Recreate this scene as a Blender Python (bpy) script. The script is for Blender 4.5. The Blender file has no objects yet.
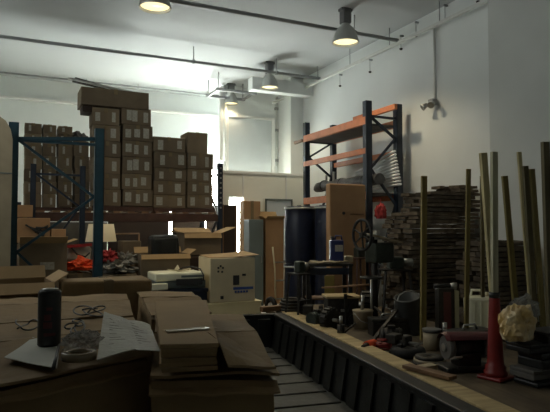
import bpy, bmesh, math, random
from mathutils import Vector, Matrix, Euler, noise
R = random.Random(7)
COL = bpy.context.scene.collection
PI = math.pi
# ------------------------------------------------------------------ camera
CAMZ = 1.45
YAW = math.radians(25.3); PITCH = math.radians(2.35)
cd = bpy.data.cameras.new('camera'); cam = bpy.data.objects.new('camera', cd); COL.objects.link(cam)
cam.location = (0, 0, CAMZ); cam.rotation_euler = (PI/2 + PITCH, 0, -YAW)
cd.sensor_width = 36; cd.lens = 560/550*36; cd.clip_start = .05
bpy.context.scene.camera = cam
CR = Euler((PI/2 + PITCH, 0, -YAW)).to_matrix(); CO = Vector((0, 0, CAMZ))
def ray(px, py): return CR @ Vector((px-275, -(py-206), -560))
def G(px, py, z):
    d = ray(px, py); return CO + d*((z-CAMZ)/d.z)
def V(px, py, Y):
    d = ray(px, py); return CO + d*(Y/d.y)
def W(px, py, X):
    d = ray(px, py); return CO + d*(X/d.x)
# ------------------------------------------------------------------ materials
def mat(name, c, rough=.7, metal=0., var=.15, scale=6., bump=0., c2=None, rnd=0., trans=0., emit=None, alpha=1., wave=None):
    m = bpy.data.materials.new(name); m.use_nodes = True
    nt = m.node_tree; N = nt.nodes; L = nt.links
    b = N['Principled BSDF']
    b.inputs['Roughness'].default_value = rough; b.inputs['Metallic'].default_value = metal
    tc = N.new('ShaderNodeTexCoord')
    nz = N.new('ShaderNodeTexNoise'); nz.inputs['Scale'].default_value = scale; nz.inputs['Detail'].default_value = 6
    L.new(tc.outputs['Object'], nz.inputs['Vector'])
    rp = N.new('ShaderNodeValToRGB')
    lo = tuple(x*(1-var) for x in c); hi = tuple(min(1, x*(1+var)) for x in c)
    if c2: hi = c2; lo = c
    rp.color_ramp.elements[0].position = .3; rp.color_ramp.elements[1].position = .7
    rp.color_ramp.elements[0].color = (*lo, 1); rp.color_ramp.elements[1].color = (*hi, 1)
    L.new(nz.outputs['Fac'], rp.inputs['Fac'])
    out = rp.outputs['Color']
    if wave:
        wv = N.new('ShaderNodeTexNoise'); mp = N.new('ShaderNodeMapping'); mp.inputs['Scale'].default_value = wave
        L.new(tc.outputs['Object'], mp.inputs['Vector']); L.new(mp.outputs['Vector'], wv.inputs['Vector'])
        wv.inputs['Scale'].default_value = 1; wv.inputs['Detail'].default_value = 4
        mx = N.new('ShaderNodeMixRGB'); mx.blend_type = 'MULTIPLY'; mx.inputs[0].default_value = .6
        r2 = N.new('ShaderNodeValToRGB'); r2.color_ramp.elements[0].position = .35; r2.color_ramp.elements[0].color = (.45, .42, .38, 1); r2.color_ramp.elements[1].position = .6
        L.new(wv.outputs['Fac'], r2.inputs['Fac']); L.new(out, mx.inputs[1]); L.new(r2.outputs['Color'], mx.inputs[2]); out = mx.outputs[0]
    if rnd:
        oi = N.new('ShaderNodeObjectInfo'); hs = N.new('ShaderNodeHueSaturation')
        mr = N.new('ShaderNodeMapRange'); mr.inputs['To Min'].default_value = 1-rnd; mr.inputs['To Max'].default_value = 1+rnd
        L.new(oi.outputs['Random'], mr.inputs['Value']); L.new(mr.outputs['Result'], hs.inputs['Value']); L.new(out, hs.inputs['Color']); out = hs.outputs['Color']
    L.new(out, b.inputs['Base Color'])
    if bump:
        bp = N.new('ShaderNodeBump'); bp.inputs['Strength'].default_value = bump; bp.inputs['Distance'].default_value = .02
        n2 = N.new('ShaderNodeTexNoise'); n2.inputs['Scale'].default_value = scale*4; n2.inputs['Detail'].default_value = 5
        L.new(tc.outputs['Object'], n2.inputs['Vector']); L.new(n2.outputs['Fac'], bp.inputs['Height']); L.new(bp.outputs['Normal'], b.inputs['Normal'])
    if trans: b.inputs['Transmission Weight'].default_value = trans
    if alpha < 1: b.inputs['Alpha'].default_value = alpha
    if emit:
        b.inputs['Emission Color'].default_value = (*emit[0], 1); b.inputs['Emission Strength'].default_value = emit[1]
    return m
M = {}
def defm(k, *a, **kw): M[k] = mat(k, *a, **kw)
defm('wall_paint', (.74, .77, .755), .9, var=.04, scale=1.2, bump=.05)
defm('pier_grey', (.58, .60, .575), .9, var=.06, scale=1.2, bump=.05)  # wall colour in a slightly greyer, darker tone, for the pier
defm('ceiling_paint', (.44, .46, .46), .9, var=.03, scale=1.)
defm('white_trim', (.75, .75, .72), .5, var=.03)
defm('partition_panel', (.80, .79, .70), .6, var=.04, scale=2)
defm('grey_glaze', (.56, .60, .62), .4, var=.05, scale=2)
defm('concrete', (.46, .43, .36), .8, var=.2, scale=2.5, bump=.1)
defm('card', (.155, .115, .07), .85, var=.12, scale=5, bump=.08, rnd=.22)
defm('card_orange', (.34, .20, .10), .85, var=.1, scale=4, bump=.05, rnd=.1)
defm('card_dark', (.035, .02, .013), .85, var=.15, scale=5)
defm('card_inner', (.36, .24, .115), .85, var=.1, scale=5)
defm('card_fore', (.25, .165, .075), .8, var=.2, scale=4, bump=.3)
defm('tape', (.20, .15, .085), .25, var=.1)
defm('clear_tape', (.45, .37, .24), .2, var=.1)
defm('paper_label', (.36, .34, .28), .6, var=.2, scale=30)
defm('paper', (.55, .55, .48), .6, var=.06, scale=9)
defm('rack_blue', (.012, .046, .066), .45, var=.2, scale=12)
defm('rack_blue_dark', (.009, .018, .036), .45, var=.2, scale=12)
defm('rack_orange', (.50, .17, .07), .5, var=.15, scale=8)
defm('rack_brown', (.065, .028, .017), .6, var=.2, scale=8)
defm('board_grey', (.10, .095, .085), .7, var=.2)
defm('steel', (.42, .42, .40), .35, .8, var=.15, scale=14)
defm('pipe_grey', (.28, .29, .29), .5, .3, var=.1)
defm('pipe_white', (.66, .67, .64), .5, var=.06)
defm('black_plastic', (.012, .013, .013), .42, var=.3, scale=9)
defm('liner', (.010, .011, .010), .4, var=.5, scale=7, bump=.1)
defm('liner_floor', (.036, .038, .033), .55, var=.45, scale=5, bump=.15)
defm('plank', (.52, .40, .20), .7, var=.1, scale=3, wave=(2, 30, 30))
defm('drum_blue', (.008, .012, .03), .35, var=.3, scale=6)
defm('jerry_blue', (.02, .03, .11), .4, var=.2)
defm('pole_light', (.58, .50, .26), .7, var=.1, scale=5, wave=(30, 30, 2))
defm('pole_grey', (.50, .48, .32), .7, var=.1, scale=5, wave=(30, 30, 2))
defm('pole_tan', (.22, .17, .045), .7, var=.15, scale=5, wave=(30, 30, 2))
defm('pole_dark', (.12, .10, .045), .7, var=.2, scale=5, wave=(30, 30, 2))
defm('lumber', (.035, .025, .016), .9, c2=(.13, .10, .065), scale=7, bump=.6, rnd=.45)
defm('lumber_end', (.20, .15, .10), .9, var=.3, scale=20, rnd=.3)
defm('iron', (.032, .03, .026), .5, .5, var=.4, scale=15, bump=.2)
defm('iron_green', (.035, .045, .035), .45, .3, var=.3, scale=12)
defm('rubber', (.012, .012, .012), .75, var=.3)
defm('red', (.22, .015, .012), .45, var=.15)
defm('orange_cloth', (.8, .09, .02), .8, var=.2, scale=12)
defm('red_cloth', (.35, .03, .03), .8, var=.25, scale=15)
defm('maroon', (.10, .018, .02), .4, var=.2)
defm('cream', (.60, .52, .33), .5, var=.06)
defm('deck_wood', (.06, .045, .027), .7, c2=(.16, .12, .07), scale=3, wave=(30, 3, 3))
defm('cream_dark', (.34, .28, .18), .6, var=.12)
defm('cream_bright', (.80, .69, .40), .6, var=.05)
defm('cream_card', (.66, .56, .36), .7, var=.08, scale=4)
defm('offwhite_plastic', (.82, .80, .60), .4, var=.05)
defm('grey_cloth', (.16, .155, .14), .85, c2=(.36, .35, .31), scale=14, bump=.4)
defm('cabinet_grey', (.13, .16, .155), .5, var=.08, scale=3)
defm('bucket_grey', (.055, .06, .058), .5, var=.2)
defm('yellow_bag', (.60, .38, .10), .35, c2=(.72, .62, .42), scale=8, bump=.5)
defm('yellow_dull', (.32, .24, .06), .6, var=.2)
defm('bubble', (.45, .45, .42), .12, var=.2, scale=30, bump=.9, alpha=.5)
defm('envelope', (.40, .40, .34), .3, var=.1, scale=9, bump=.3, alpha=.75)
defm('shade', (.72, .62, .42), .7, var=.04)
defm('blue_ink', (.05, .10, .30), .6, var=.1)
defm('dark_blue', (.01, .016, .03), .35, var=.2)
defm('tube_white', (.80, .82, .82), .3, .1, var=.05)
defm('wrap_grey', (.07, .07, .068), .35, var=.4, scale=12, bump=.6)
defm('wood_brown', (.20, .11, .05), .6, var=.2, wave=(3, 30, 3))
defm('ink', (.03, .03, .03), .7)
defm('reflector', (.45, .46, .44), .35, .6, var=.05)
defm('lamp_box', (.14, .145, .145), .5, .4, var=.1)
M['bulb'] = mat('bulb', (1, .9, .6), .5, emit=((1, .86, .52), 9))
M['daylight'] = mat('daylight', (.8, .85, .9), .5, emit=((.95, 1, .95), 40))
M['fill_glow'] = mat('fill_glow', (.8, .85, .9), .5, emit=((.97, 1, .97), 2.5))  # weak glow for the added opening in the left wall
M['lens_glass'] = mat('lens_glass', (.75, .68, .42), .15, emit=((1, .86, .5), 1.3))
# ------------------------------------------------------------------ mesh builder
class MB:
    def __init__(s): s.bm = bmesh.new()
    def box(s, x0, x1, y0, y1, z0, z1, bev=0, mtx=None):
        r = bmesh.ops.create_cube(s.bm, size=1)
        vs = r['verts']
        for v in vs:
            v.co = Vector(((x0+x1)/2+v.co.x*(x1-x0), (y0+y1)/2+v.co.y*(y1-y0), (z0+z1)/2+v.co.z*(z1-z0)))
        if bev:
            es = list({e for v in vs for e in v.link_edges})
            q = bmesh.ops.bevel(s.bm, geom=es, offset=bev, segments=2, affect='EDGES', profile=.5)
            vs = list({v for f in q['faces'] for v in f.verts} | {v for v in vs if v.is_valid})
        if mtx:
            for v in vs: v.co = mtx @ v.co
        return s
    def bar(s, a, b, w, t, up=(0, 0, 1)):
        a = Vector(a); b = Vector(b); d = (b-a); L = d.length; d.normalize()
        u = Vector(up); x = d.cross(u)
        if x.length < 1e-4: x = d.cross(Vector((0, 1, 0)))
        x.normalize(); y = x.cross(d)
        m = Matrix((x, d, y)).transposed().to_4x4(); m.translation = (a+b)/2
        return s.box(-w/2, w/2, -L/2, L/2, -t/2, t/2, mtx=m)
    def cyl(s, a, b, r0, r1=None, n=16, cap=True):
        r1 = r0 if r1 is None else r1
        a = Vector(a); b = Vector(b); d = (b-a).normalized()
        x = d.orthogonal().normalized(); y = d.cross(x)
        A = [s.bm.verts.new(a+(x*math.cos(t)+y*math.sin(t))*r0) for t in [2*PI*i/n for i in range(n)]]
        B = [s.bm.verts.new(b+(x*math.cos(t)+y*math.sin(t))*r1) for t in [2*PI*i/n for i in range(n)]]
        for i in range(n): s.bm.faces.new((A[i], A[(i+1) % n], B[(i+1) % n], B[i])).smooth = True
        if cap: s.bm.faces.new(A[::-1]); s.bm.faces.new(B)
        return s
    def lathe(s, prof, n=24, c=(0, 0, 0), axis=None, cap=True):
        rings = []
        for r, z in prof:
            rings.append([s.bm.verts.new((c[0]+r*math.cos(2*PI*i/n), c[1]+r*math.sin(2*PI*i/n), c[2]+z)) for i in range(n)])
        for A, B in zip(rings, rings[1:]):
            for i in range(n): s.bm.faces.new((A[i], A[(i+1) % n], B[(i+1) % n], B[i])).smooth = True
        if cap and prof[0][0] > 1e-3: s.bm.faces.new(rings[0][::-1])
        if cap and prof[-1][0] > 1e-3: s.bm.faces.new(rings[-1])
        if axis:
            for rg in rings:
                for v in rg: v.co = axis @ v.co
        return s
    def tube(s, pts, r, n=8, closed=False):
        pts = [Vector(p) for p in pts]; rings = []
        N = len(pts); x = None
        for i, p in enumerate(pts):
            if closed: d = pts[(i+1) % N]-pts[i-1]
            else: d = pts[min(i+1, N-1)]-pts[max(i-1, 0)]
            d.normalize()
            if x is None: x = d.orthogonal().normalized()
            else:
                x = x-d*x.dot(d)
                x = x.normalized() if x.length > 1e-5 else d.orthogonal().normalized()
            y = d.cross(x)
            rings.append([s.bm.verts.new(p+(x*math.cos(2*PI*k/n)+y*math.sin(2*PI*k/n))*r) for k in range(n)])
        m = N if closed else N-1
        for i in range(m):
            A = rings[i]; B = rings[(i+1) % N]
            for k in range(n): s.bm.faces.new((A[k], A[(k+1) % n], B[(k+1) % n], B[k])).smooth = True
        if not closed: s.bm.faces.new(rings[0][::-1]); s.bm.faces.new(rings[-1])
        return s
    def ring(s, c, R0, r, ax='z', n=28, k=8):
        pts = []
        for i in range(n):
            t = 2*PI*i/n; a, b = R0*math.cos(t), R0*math.sin(t)
            pts.append({'z': (c[0]+a, c[1]+b, c[2]), 'x': (c[0], c[1]+a, c[2]+b), 'y': (c[0]+a, c[1], c[2]+b)}[ax])
        return s.tube(pts, r, k, True)
    def prism(s, poly, z0, z1):      # poly: list of (x,y)
        a = sum(poly[i][0]*poly[(i+1) % len(poly)][1]-poly[(i+1) % len(poly)][0]*poly[i][1] for i in range(len(poly)))
        if a < 0: poly = poly[::-1]
        A = [s.bm.verts.new((p[0], p[1], z0)) for p in poly]; B = [s.bm.verts.new((p[0], p[1], z1)) for p in poly]
        n = len(poly)
        for i in range(n): s.bm.faces.new((A[i], A[(i+1) % n], B[(i+1) % n], B[i]))
        s.bm.faces.new(A[::-1]); s.bm.faces.new(B); return s
    def slab(s, pts, t):             # 3D polygon with thickness t along its normal
        pts = [Vector(p) for p in pts]
        n = (pts[1]-pts[0]).cross(pts[2]-pts[0]).normalized()*t
        A = [s.bm.verts.new(p) for p in pts]; B = [s.bm.verts.new(p+n) for p in pts]; k = len(pts)
        for i in range(k): s.bm.faces.new((A[i], A[(i+1) % k], B[(i+1) % k], B[i]))
        s.bm.faces.new(A[::-1]); s.bm.faces.new(B); return s
    def sheet(s, c00, c10, c11, c01, t, nu=10, nv=10, f=None):   # bilinear crumpled sheet
        c = [Vector(q) for q in (c00, c10, c11, c01)]; g = []; h = []
        for j in range(nv+1):
            ra = []; rb = []
            for i in range(nu+1):
                u, v = i/nu, j/nv
                p = c[0]*(1-u)*(1-v)+c[1]*u*(1-v)+c[2]*u*v+c[3]*(1-u)*v
                if f: p = p+Vector((0, 0, f(u, v, p)))
                ra.append(s.bm.verts.new(p+Vector((0, 0, t)))); rb.append(s.bm.verts.new(p))
            g.append(ra); h.append(rb)
        for j in range(nv):
            for i in range(nu):
                s.bm.faces.new((g[j][i], g[j][i+1], g[j+1][i+1], g[j+1][i])); s.bm.faces.new((h[j][i], h[j+1][i], h[j+1][i+1], h[j][i+1]))
        for i in range(nu):
            s.bm.faces.new((h[0][i], h[0][i+1], g[0][i+1], g[0][i])); s.bm.faces.new((g[nv][i], g[nv][i+1], h[nv][i+1], h[nv][i]))
        for j in range(nv):
            s.bm.faces.new((h[j+1][0], h[j][0], g[j][0], g[j+1][0])); s.bm.faces.new((h[j][nu], h[j+1][nu], g[j+1][nu], g[j][nu]))
        return s
    def blob(s, c, r, amp=.25, fr=2., seed=0, sub=4):
        q = bmesh.ops.create_icosphere(s.bm, subdivisions=sub, radius=1)
        for v in q['verts']:
            d = v.co.normalized(); k = 1+amp*(1.3*noise.noise(d*fr+Vector((seed, seed*.3, 0)))+.55*noise.noise(d*fr*2.7+Vector((seed, 0, 4)))+.25*noise.noise(d*fr*6+Vector((seed, 0, 9))))
            z = d.z*r[2]*k
            if z < -r[2]*.6: z = -r[2]*.6
            v.co = Vector((c[0]+d.x*r[0]*k, c[1]+d.y*r[1]*k, c[2]+z))
        for f in s.bm.faces: f.smooth = f.smooth or False
        return s
    def rough(s, amp, fr):
        for v in s.bm.verts: v.co += noise.noise_vector(v.co*fr)*amp
        return s
    def build(s, name, m, parent=None, loc=None):
        bmesh.ops.recalc_face_normals(s.bm, faces=s.bm.faces[:])
        me = bpy.data.meshes.new(name); s.bm.to_mesh(me); s.bm.free()
        me.materials.append(M[m] if isinstance(m, str) else m)
        o = bpy.data.objects.new(name, me); COL.objects.link(o)
        if parent: o.parent = parent
        if loc: o.location = loc
        return o
def tag(o, label, cat, group=None, kind=None):
    o['label'] = label; o['category'] = cat
    if group: o['group'] = group
    if kind: o['kind'] = kind
    return o
def thing(name, label, cat, loc=(0, 0, 0), rz=0, group=None):
    o = bpy.data.objects.new(name, None); COL.objects.link(o); o.location = loc; o.rotation_euler.z = rz
    o.empty_display_size = .1
    return tag(o, label, cat, group)
def solo(name, mb, m, label, cat, loc=(0, 0, 0), rz=0, group=None, kind=None):
    o = mb.build(name, m); o.location = loc; o.rotation_euler.z = rz
    return tag(o, label, cat, group, kind)
def struct(name, mb, m):
    o = mb.build(name, m); o['kind'] = 'structure'; return o
def fit(x0, x1, yt, yb, Y):          # a front face in the plane Y: X range and z range
    ym = (yt+yb)/2; xm = (x0+x1)/2
    return V(x0, ym, Y).x, V(x1, ym, Y).x, V(xm, yb, Y).z, V(xm, yt, Y).z
# ------------------------------------------------------------------ setting
PZ = .41
XR = 5.58; YF = 12.9; ZC = 4.65; XL = -1.3; YB = -1.6
PX0, PX1 = V(150, 200, YF).x, V(221, 200, YF).x     # wide daylight opening in the far wall
struct('floor', MB().box(XL-.2, XR+.2, YB-.2, YF+3.2, -.1, 0), 'concrete')
struct('ceiling', MB().box(XL-.2, XR+.2, YB-.2, YF+.2, ZC, ZC+.15), 'ceiling_paint')
struct('wall_right', MB().box(XR, XR+.2, YB-.2, YF+.2, 0, ZC), 'wall_paint')
WY0, WY1, WZ0, WZ1 = 3.2, 7.6, 2.5, 3.9  # out-of-view opening, added to let fill light onto the right wall
struct('wall_left', MB().box(XL-.2, XL, YB-.2, WY0, 0, ZC).box(XL-.2, XL, WY1, YF+.2, 0, ZC).box(XL-.2, XL, WY0, WY1, 0, WZ0).box(XL-.2, XL, WY0, WY1, WZ1, ZC), 'wall_paint')
fill_frame = MB().box(XL-.1, XL-.04, WY0, WY1, WZ0, WZ0+.05).box(XL-.1, XL-.04, WY0, WY1, WZ1-.05, WZ1)
for k in range(5):
    y = WY0+(WY1-WY0)*k/4; fill_frame.box(XL-.1, XL-.04, y-.025, y+.025, WZ0, WZ1)
fill_frame = struct('fill_window', fill_frame, 'white_trim')
MB().box(XL-.14, XL-.12, WY0, WY1, WZ0, WZ1).build('pane', 'fill_glow', fill_frame)  # glowing sheet added out of view to brighten the right wall
struct('wall_near', MB().box(XL-.2, XR+.2, YB-.2, YB, 0, ZC), 'wall_paint')
ZO = 2.95
m = MB(); m.box(XL, PX0, YF, YF+.2, 0, ZC); m.box(PX0, PX1, YF, YF+.2, ZO, ZC)
DX0, DX1 = V(229, 230, YF).x, V(246, 230, YF).x
m.box(PX1, DX0, YF, YF+.2, 0, ZC); m.box(DX0, DX1, YF, YF+.2, 2.15, ZC); m.box(DX1, XR, YF, YF+.2, 0, ZC)
struct('wall_far', m, 'wall_paint')
# glazed opening: frame and lit frosted panes
w1 = MB()
for k in range(4):
    x = PX0+(PX1-PX0)*k/3; w1.box(x-.03, x+.03, YF+.02, YF+.08, 0, ZO)
w1.box(PX0, PX1, YF+.02, YF+.08, ZO-.06, ZO); w1.box(PX0, PX1, YF+.02, YF+.08, 0, .06); w1.box(PX0, PX1, YF+.02, YF+.08, 1.0, 1.05)
wf = struct('window_1', w1, 'white_trim')
MB().box(PX0, PX1, YF+.1, YF+.12, 0, ZO).build('pane', 'daylight', wf)
w2 = MB().box(DX0-.04, DX0, YF-.02, YF+.1, 0, 2.19).box(DX1, DX1+.04, YF-.02, YF+.1, 0, 2.19).box(DX0, DX1, YF-.02, YF+.1, 2.15, 2.19)
dd = struct('door_1', w2, 'white_trim')
MB().box(DX0, DX1, YF+.1, YF+.12, 0, 2.15).build('pane', 'daylight', dd)
# ledge on the far wall and framed grey bay above the partition
z0 = V(215, 115.5, YF).z
struct('trim_1', MB().box(XL, V(240, 117, YF).x, YF-.10, YF, z0-.05, z0), 'white_trim')
YW = 11.65
bx = V(223, 150, YW).x; o0, o1 = V(226, 230, YW).x, V(249, 230, YW).x
struct('wall_bay', MB().box(bx, o0, YW, YW+.12, 0, ZC).box(o0, o1, YW, YW+.12, 2.2, ZC).box(o1, XR, YW, YW+.12, 0, ZC), 'wall_paint')
xa, xb = V(226, 140, YW).x, V(274, 140, YW).x; zt_ = V(250, 119, YW).z
wb = MB().box(xa-.02, xb, YW-.06, YW, zt_, zt_+.06).box(xa-.02, xa+.04, YW-.06, YW, 2.4, zt_).box(xb-.08, xb, YW-.06, YW, 2.4, zt_)
wfr = struct('window_2', wb, 'white_trim')
MB().box(xa+.04, xb-.08, YW-.03, YW-.005, 2.4, zt_).build('pane', 'grey_glaze', wfr)
# partition in front of the far wall, doorway left free at its left end
YP = 10.3
zp = V(260, 174.5, YP).z
pa = V(222, 200, YP).x; d0 = V(229, 230, YP).x; d1 = V(244, 230, YP).x
m = MB().box(pa, d0, YP, YP+.08, 0, zp).box(d0, d1, YP, YP+.08, 2.08, zp).box(d1, XR, YP, YP+.08, 0, zp)
struct('wall_partition', m, 'partition_panel')
tz = MB().box(pa-.02, XR, YP-.02, YP+.1, zp, zp+.05)
for px in (243, 286): x = V(px, 190, YP).x; tz.box(x-.012, x+.012, YP-.012, YP, 2.08 if px == 243 else 0, zp)
struct('trim_2', tz, 'white_trim')
xa, xb, za, zb = fit(265, 292, 199, 262, YP)
wv = struct('window_3', MB().box(xa, xb, YP-.03, YP-.002, za, za+.03).box(xa, xb, YP-.03, YP-.002, zb-.04, zb).box(xa, xa+.03, YP-.03, YP-.002, za, zb).box(xb-.03, xb, YP-.03, YP-.002, za, zb), 'cabinet_grey')
MB().box(xa+.03, xb-.03, YP-.015, YP-.005, za+.03, zb-.04).build('pane', 'grey_glaze', wv)
# pier on the right wall near the camera, pilaster near the far corner
struct('wall_pier', MB().box(5.2, XR, .5, W(490, 150, 5.2).y, 0, ZC), 'pier_grey')
xq = W(301, 140, XR)
struct('wall_pilaster', MB().box(XR-.3, XR, YP+.1, YP+.4, 0, ZC-.01), 'wall_paint')
a = V(270, 85, 9.6)
xq = W(313, 90, XR)
struct('trim_4', MB().box(XR-1.35, XR, xq.y, xq.y+.22, W(313, 96, XR).z, W(313, 84, XR).z), 'wall_paint')
# ------------------------------------------------------------------ ceiling services
ZPIPE = CAMZ+2.93
def pipe(name, label, a, b, r, m='pipe_grey', hang=(), cat='pipe', group=None):
    a, b = Vector(a), Vector(b)
    t = thing(name, label, cat, a, 0, group)
    MB().cyl((0, 0, 0), b-a, r, n=10).build('pipe_run', m, t)
    for k in hang:
        p = (b-a)*k
        MB().cyl(p, (p.x, p.y, ZC-a.z), .008, n=6).cyl(p-(b-a).normalized()*.02, p+(b-a).normalized()*.02, r*1.5, n=10).build('hanger', m, t)
    return t
def atY(px, py, z): return G(px, py, z)
XP = XR-.17
e1 = W(320, 74, XP); e1.z = ZPIPE
e2 = W(398, 33, XP); e2.z = ZPIPE
pipe('sprinkler_pipe', 'grey overhead pipe crossing the ceiling behind the middle lamp, ending above the right rack top', (XL, e1.y, ZPIPE), (XP, e1.y, ZPIPE), .028, hang=(.62, .86))
pipe('sprinkler_pipe', 'dark grey overhead pipe crossing in front of the nearest right lamp', (XL, e2.y, ZPIPE), (XP, e2.y, ZPIPE), .028, hang=(.40, .88))
zq = V(100, 83, YF-.5).z
pipe('sprinkler_pipe', 'thin grey pipe along the top of the far wall', (XL, YF-.5, zq), (V(222, 95, YF-.5).x, YF-.5, zq), .018, hang=(.47, .66))
ta = W(489, -10, XP).y
t = thing('cable_tray', 'white cable trunking running along the top of the right wall', 'trunking', (XP, ta, ZPIPE-.04))
MB().box(-.022, .022, 0, YW-.1-ta, -.02, .025).build('trunking', 'pipe_white', t)
for k in range(7):
    y = .9+k*1.15
    MB().cyl((-.0, y, .03), (0, y, ZC-ZPIPE+.04), .008, n=6).build('hanger', 'pipe_grey', t)
for i, (px, py) in enumerate([(340, 86), (370, 72), (401, 49), (416, 36), (445, 20), (478, 2)]):
    p = W(px, py, XR-.05); 
    zz = max(p.z, 3.4)
    t = thing('wall_hook', 'small dark hook on a drop wire, %s from the far end, upper right wall' % ['first', 'second', 'third', 'fourth', 'fifth', 'sixth'][i], 'hook', (XR-.05, p.y, p.z), 0, 'hooks along the top of the right wall')
    MB().cyl((0, 0, 0), (0, 0, .22), .005, n=6).box(-.012, .052, -.012, .012, .2, .225).build('wire', 'pipe_grey', t)
    MB().lathe([(0, -.02), (.022, -.012), (.026, .01), (.0, .02)], 10).build('hook', 'iron', t)
# conduit dropping to a junction box on the right wall
pc = W(436, 103, XR)
t = thing('wall_conduit', 'thin grey conduit dropping down the bare right wall to a small twin floodlight', 'conduit', (XR-.02, pc.y, pc.z))
MB().cyl((0, 0, 0), (0, 0, ZPIPE-pc.z), .017, n=8).build('tube', 'pipe_white', t)
MB().box(-.09, .0, -.05, .05, -.04, .05, bev=.01).build('junction_box', 'pipe_grey', t)
for s in (-1, 1): MB().cyl((-.09, s*.06, -.02), (-.16, s*.09, -.07), .03, .05, 12).build('lamp_head', 'steel', t)
# vertical trunking on far wall
xx = V(223.5, 130, YW-.1).x
solo('wall_trunking', MB().box(-.075, .0, -.08, .0, 0, ZC-2.95-.05, bev=.01).cyl((.06, -.05, 0), (.06, -.05, ZC-2.95-.05), .03, n=10), 'white_trim', 'white vertical trunking and pipe on the far wall beside the box towers', 'trunking', (xx, YW-.001, 2.95))
xx = V(276.5, 130, YW-.04).x
t = thing('wall_conduit', 'thin white vertical conduit in the far right corner with small clips', 'conduit', (xx, YW-.04, 2.9))
MB().cyl((0, 0, 0), (0, 0, 1.6), .02, n=8).build('tube', 'pipe_white', t)
for z in (.1, .8, 1.3): MB().box(-.04, .04, -.02, .03, z, z+.06).build('clip', 'pipe_grey', t)

def highbay(label, p, rad, rod=True, watts=60, sc=1., flat=False):
    p = Vector(p); t = thing('high_bay_lamp', label, 'lamp', p, 0)
    H = ZC-p.z; sc = .8
    prof = [(rad, 0), (rad*1.04, .015), (rad*.99, .03), (rad*.86, .16*sc), (rad*.6, .27*sc), (rad*.32, .33*sc), (rad*.3, .35*sc),
            (rad*.28, .35*sc), (rad*.55, .262*sc), (rad*.82, .155*sc), (rad*.95, .03), (rad*.97, .0)]
    MB().lathe(prof, 28, cap=False).build('reflector', 'reflector', t)
    MB().box(-.065, .065, -.065, .065, .35*sc, .35*sc+.33, bev=.012).cyl((0, 0, .33*sc), (0, 0, .36*sc), .04, n=10).build('ballast_box', 'lamp_box', t)
    MB().cyl((0, 0, .35*sc+.33), (0, 0, H), .02, n=8).box(-.09, .09, -.05, .05, H-.04, H).build('bracket', 'lamp_box', t)
    MB().lathe([(0, .1*sc), (.05, .12*sc), (.06, .17*sc), (.03, .25*sc), (.02, .3*sc)], 14).build('bulb', 'bulb', t)
    MB().lathe([(0, .03), (rad*.93, .03), (rad*.93, .036), (0, .036)], 24).build('lens', 'lens_glass', t)
    ld = bpy.data.lights.new('lamp_light', 'SPOT'); ld.energy = watts*3.0; ld.color = (1, .83, .55); ld.spot_size = math.radians(135); ld.spot_blend = .6; ld.shadow_soft_size = .1
    lo = bpy.data.objects.new('lamp_light', ld); COL.objects.link(lo); lo.parent = t; lo.location = (0, 0, .015)
    return t
ZL = CAMZ+2.7
for px, py, rad, lab, w in [(345.5, 43, .19, 'nearest right high bay lamp with bell reflector above the right rack', 34),
                        (269.5, 88, .17, 'middle high bay lamp with bell reflector in front of the far corner', 26),
                        (155, 8, .19, 'left high bay lamp cut off by the top of the picture', 34),
                        (231, 104, .16, 'farthest small high bay lamp under the ceiling tray near the far wall', 10)]:
    z = ZL if py < 100 else CAMZ+2.75
    highbay(lab, G(px, py, z), rad, watts=w)
pt = G(231, 90, ZC-.25)
t = thing('ceiling_tray', 'pale open ceiling frame holding the farthest lamp', 'tray', (pt.x, pt.y, ZC-.35))
for y in (-.32, .32): MB().bar((-.45, y, 0), (.45, y, 0), .05, .05).build('rail', 'pipe_grey', t)
for x in (-.4, .4): MB().bar((x, -.32, 0), (x, .32, 0), .05, .04).build('crossbar', 'pipe_grey', t)
for x in (-.4, .4):
    for y in (-.32, .32): MB().cyl((x, y, 0), (x, y, .35), .01, n=6).build('hanger', 'pipe_grey', t)
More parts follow.
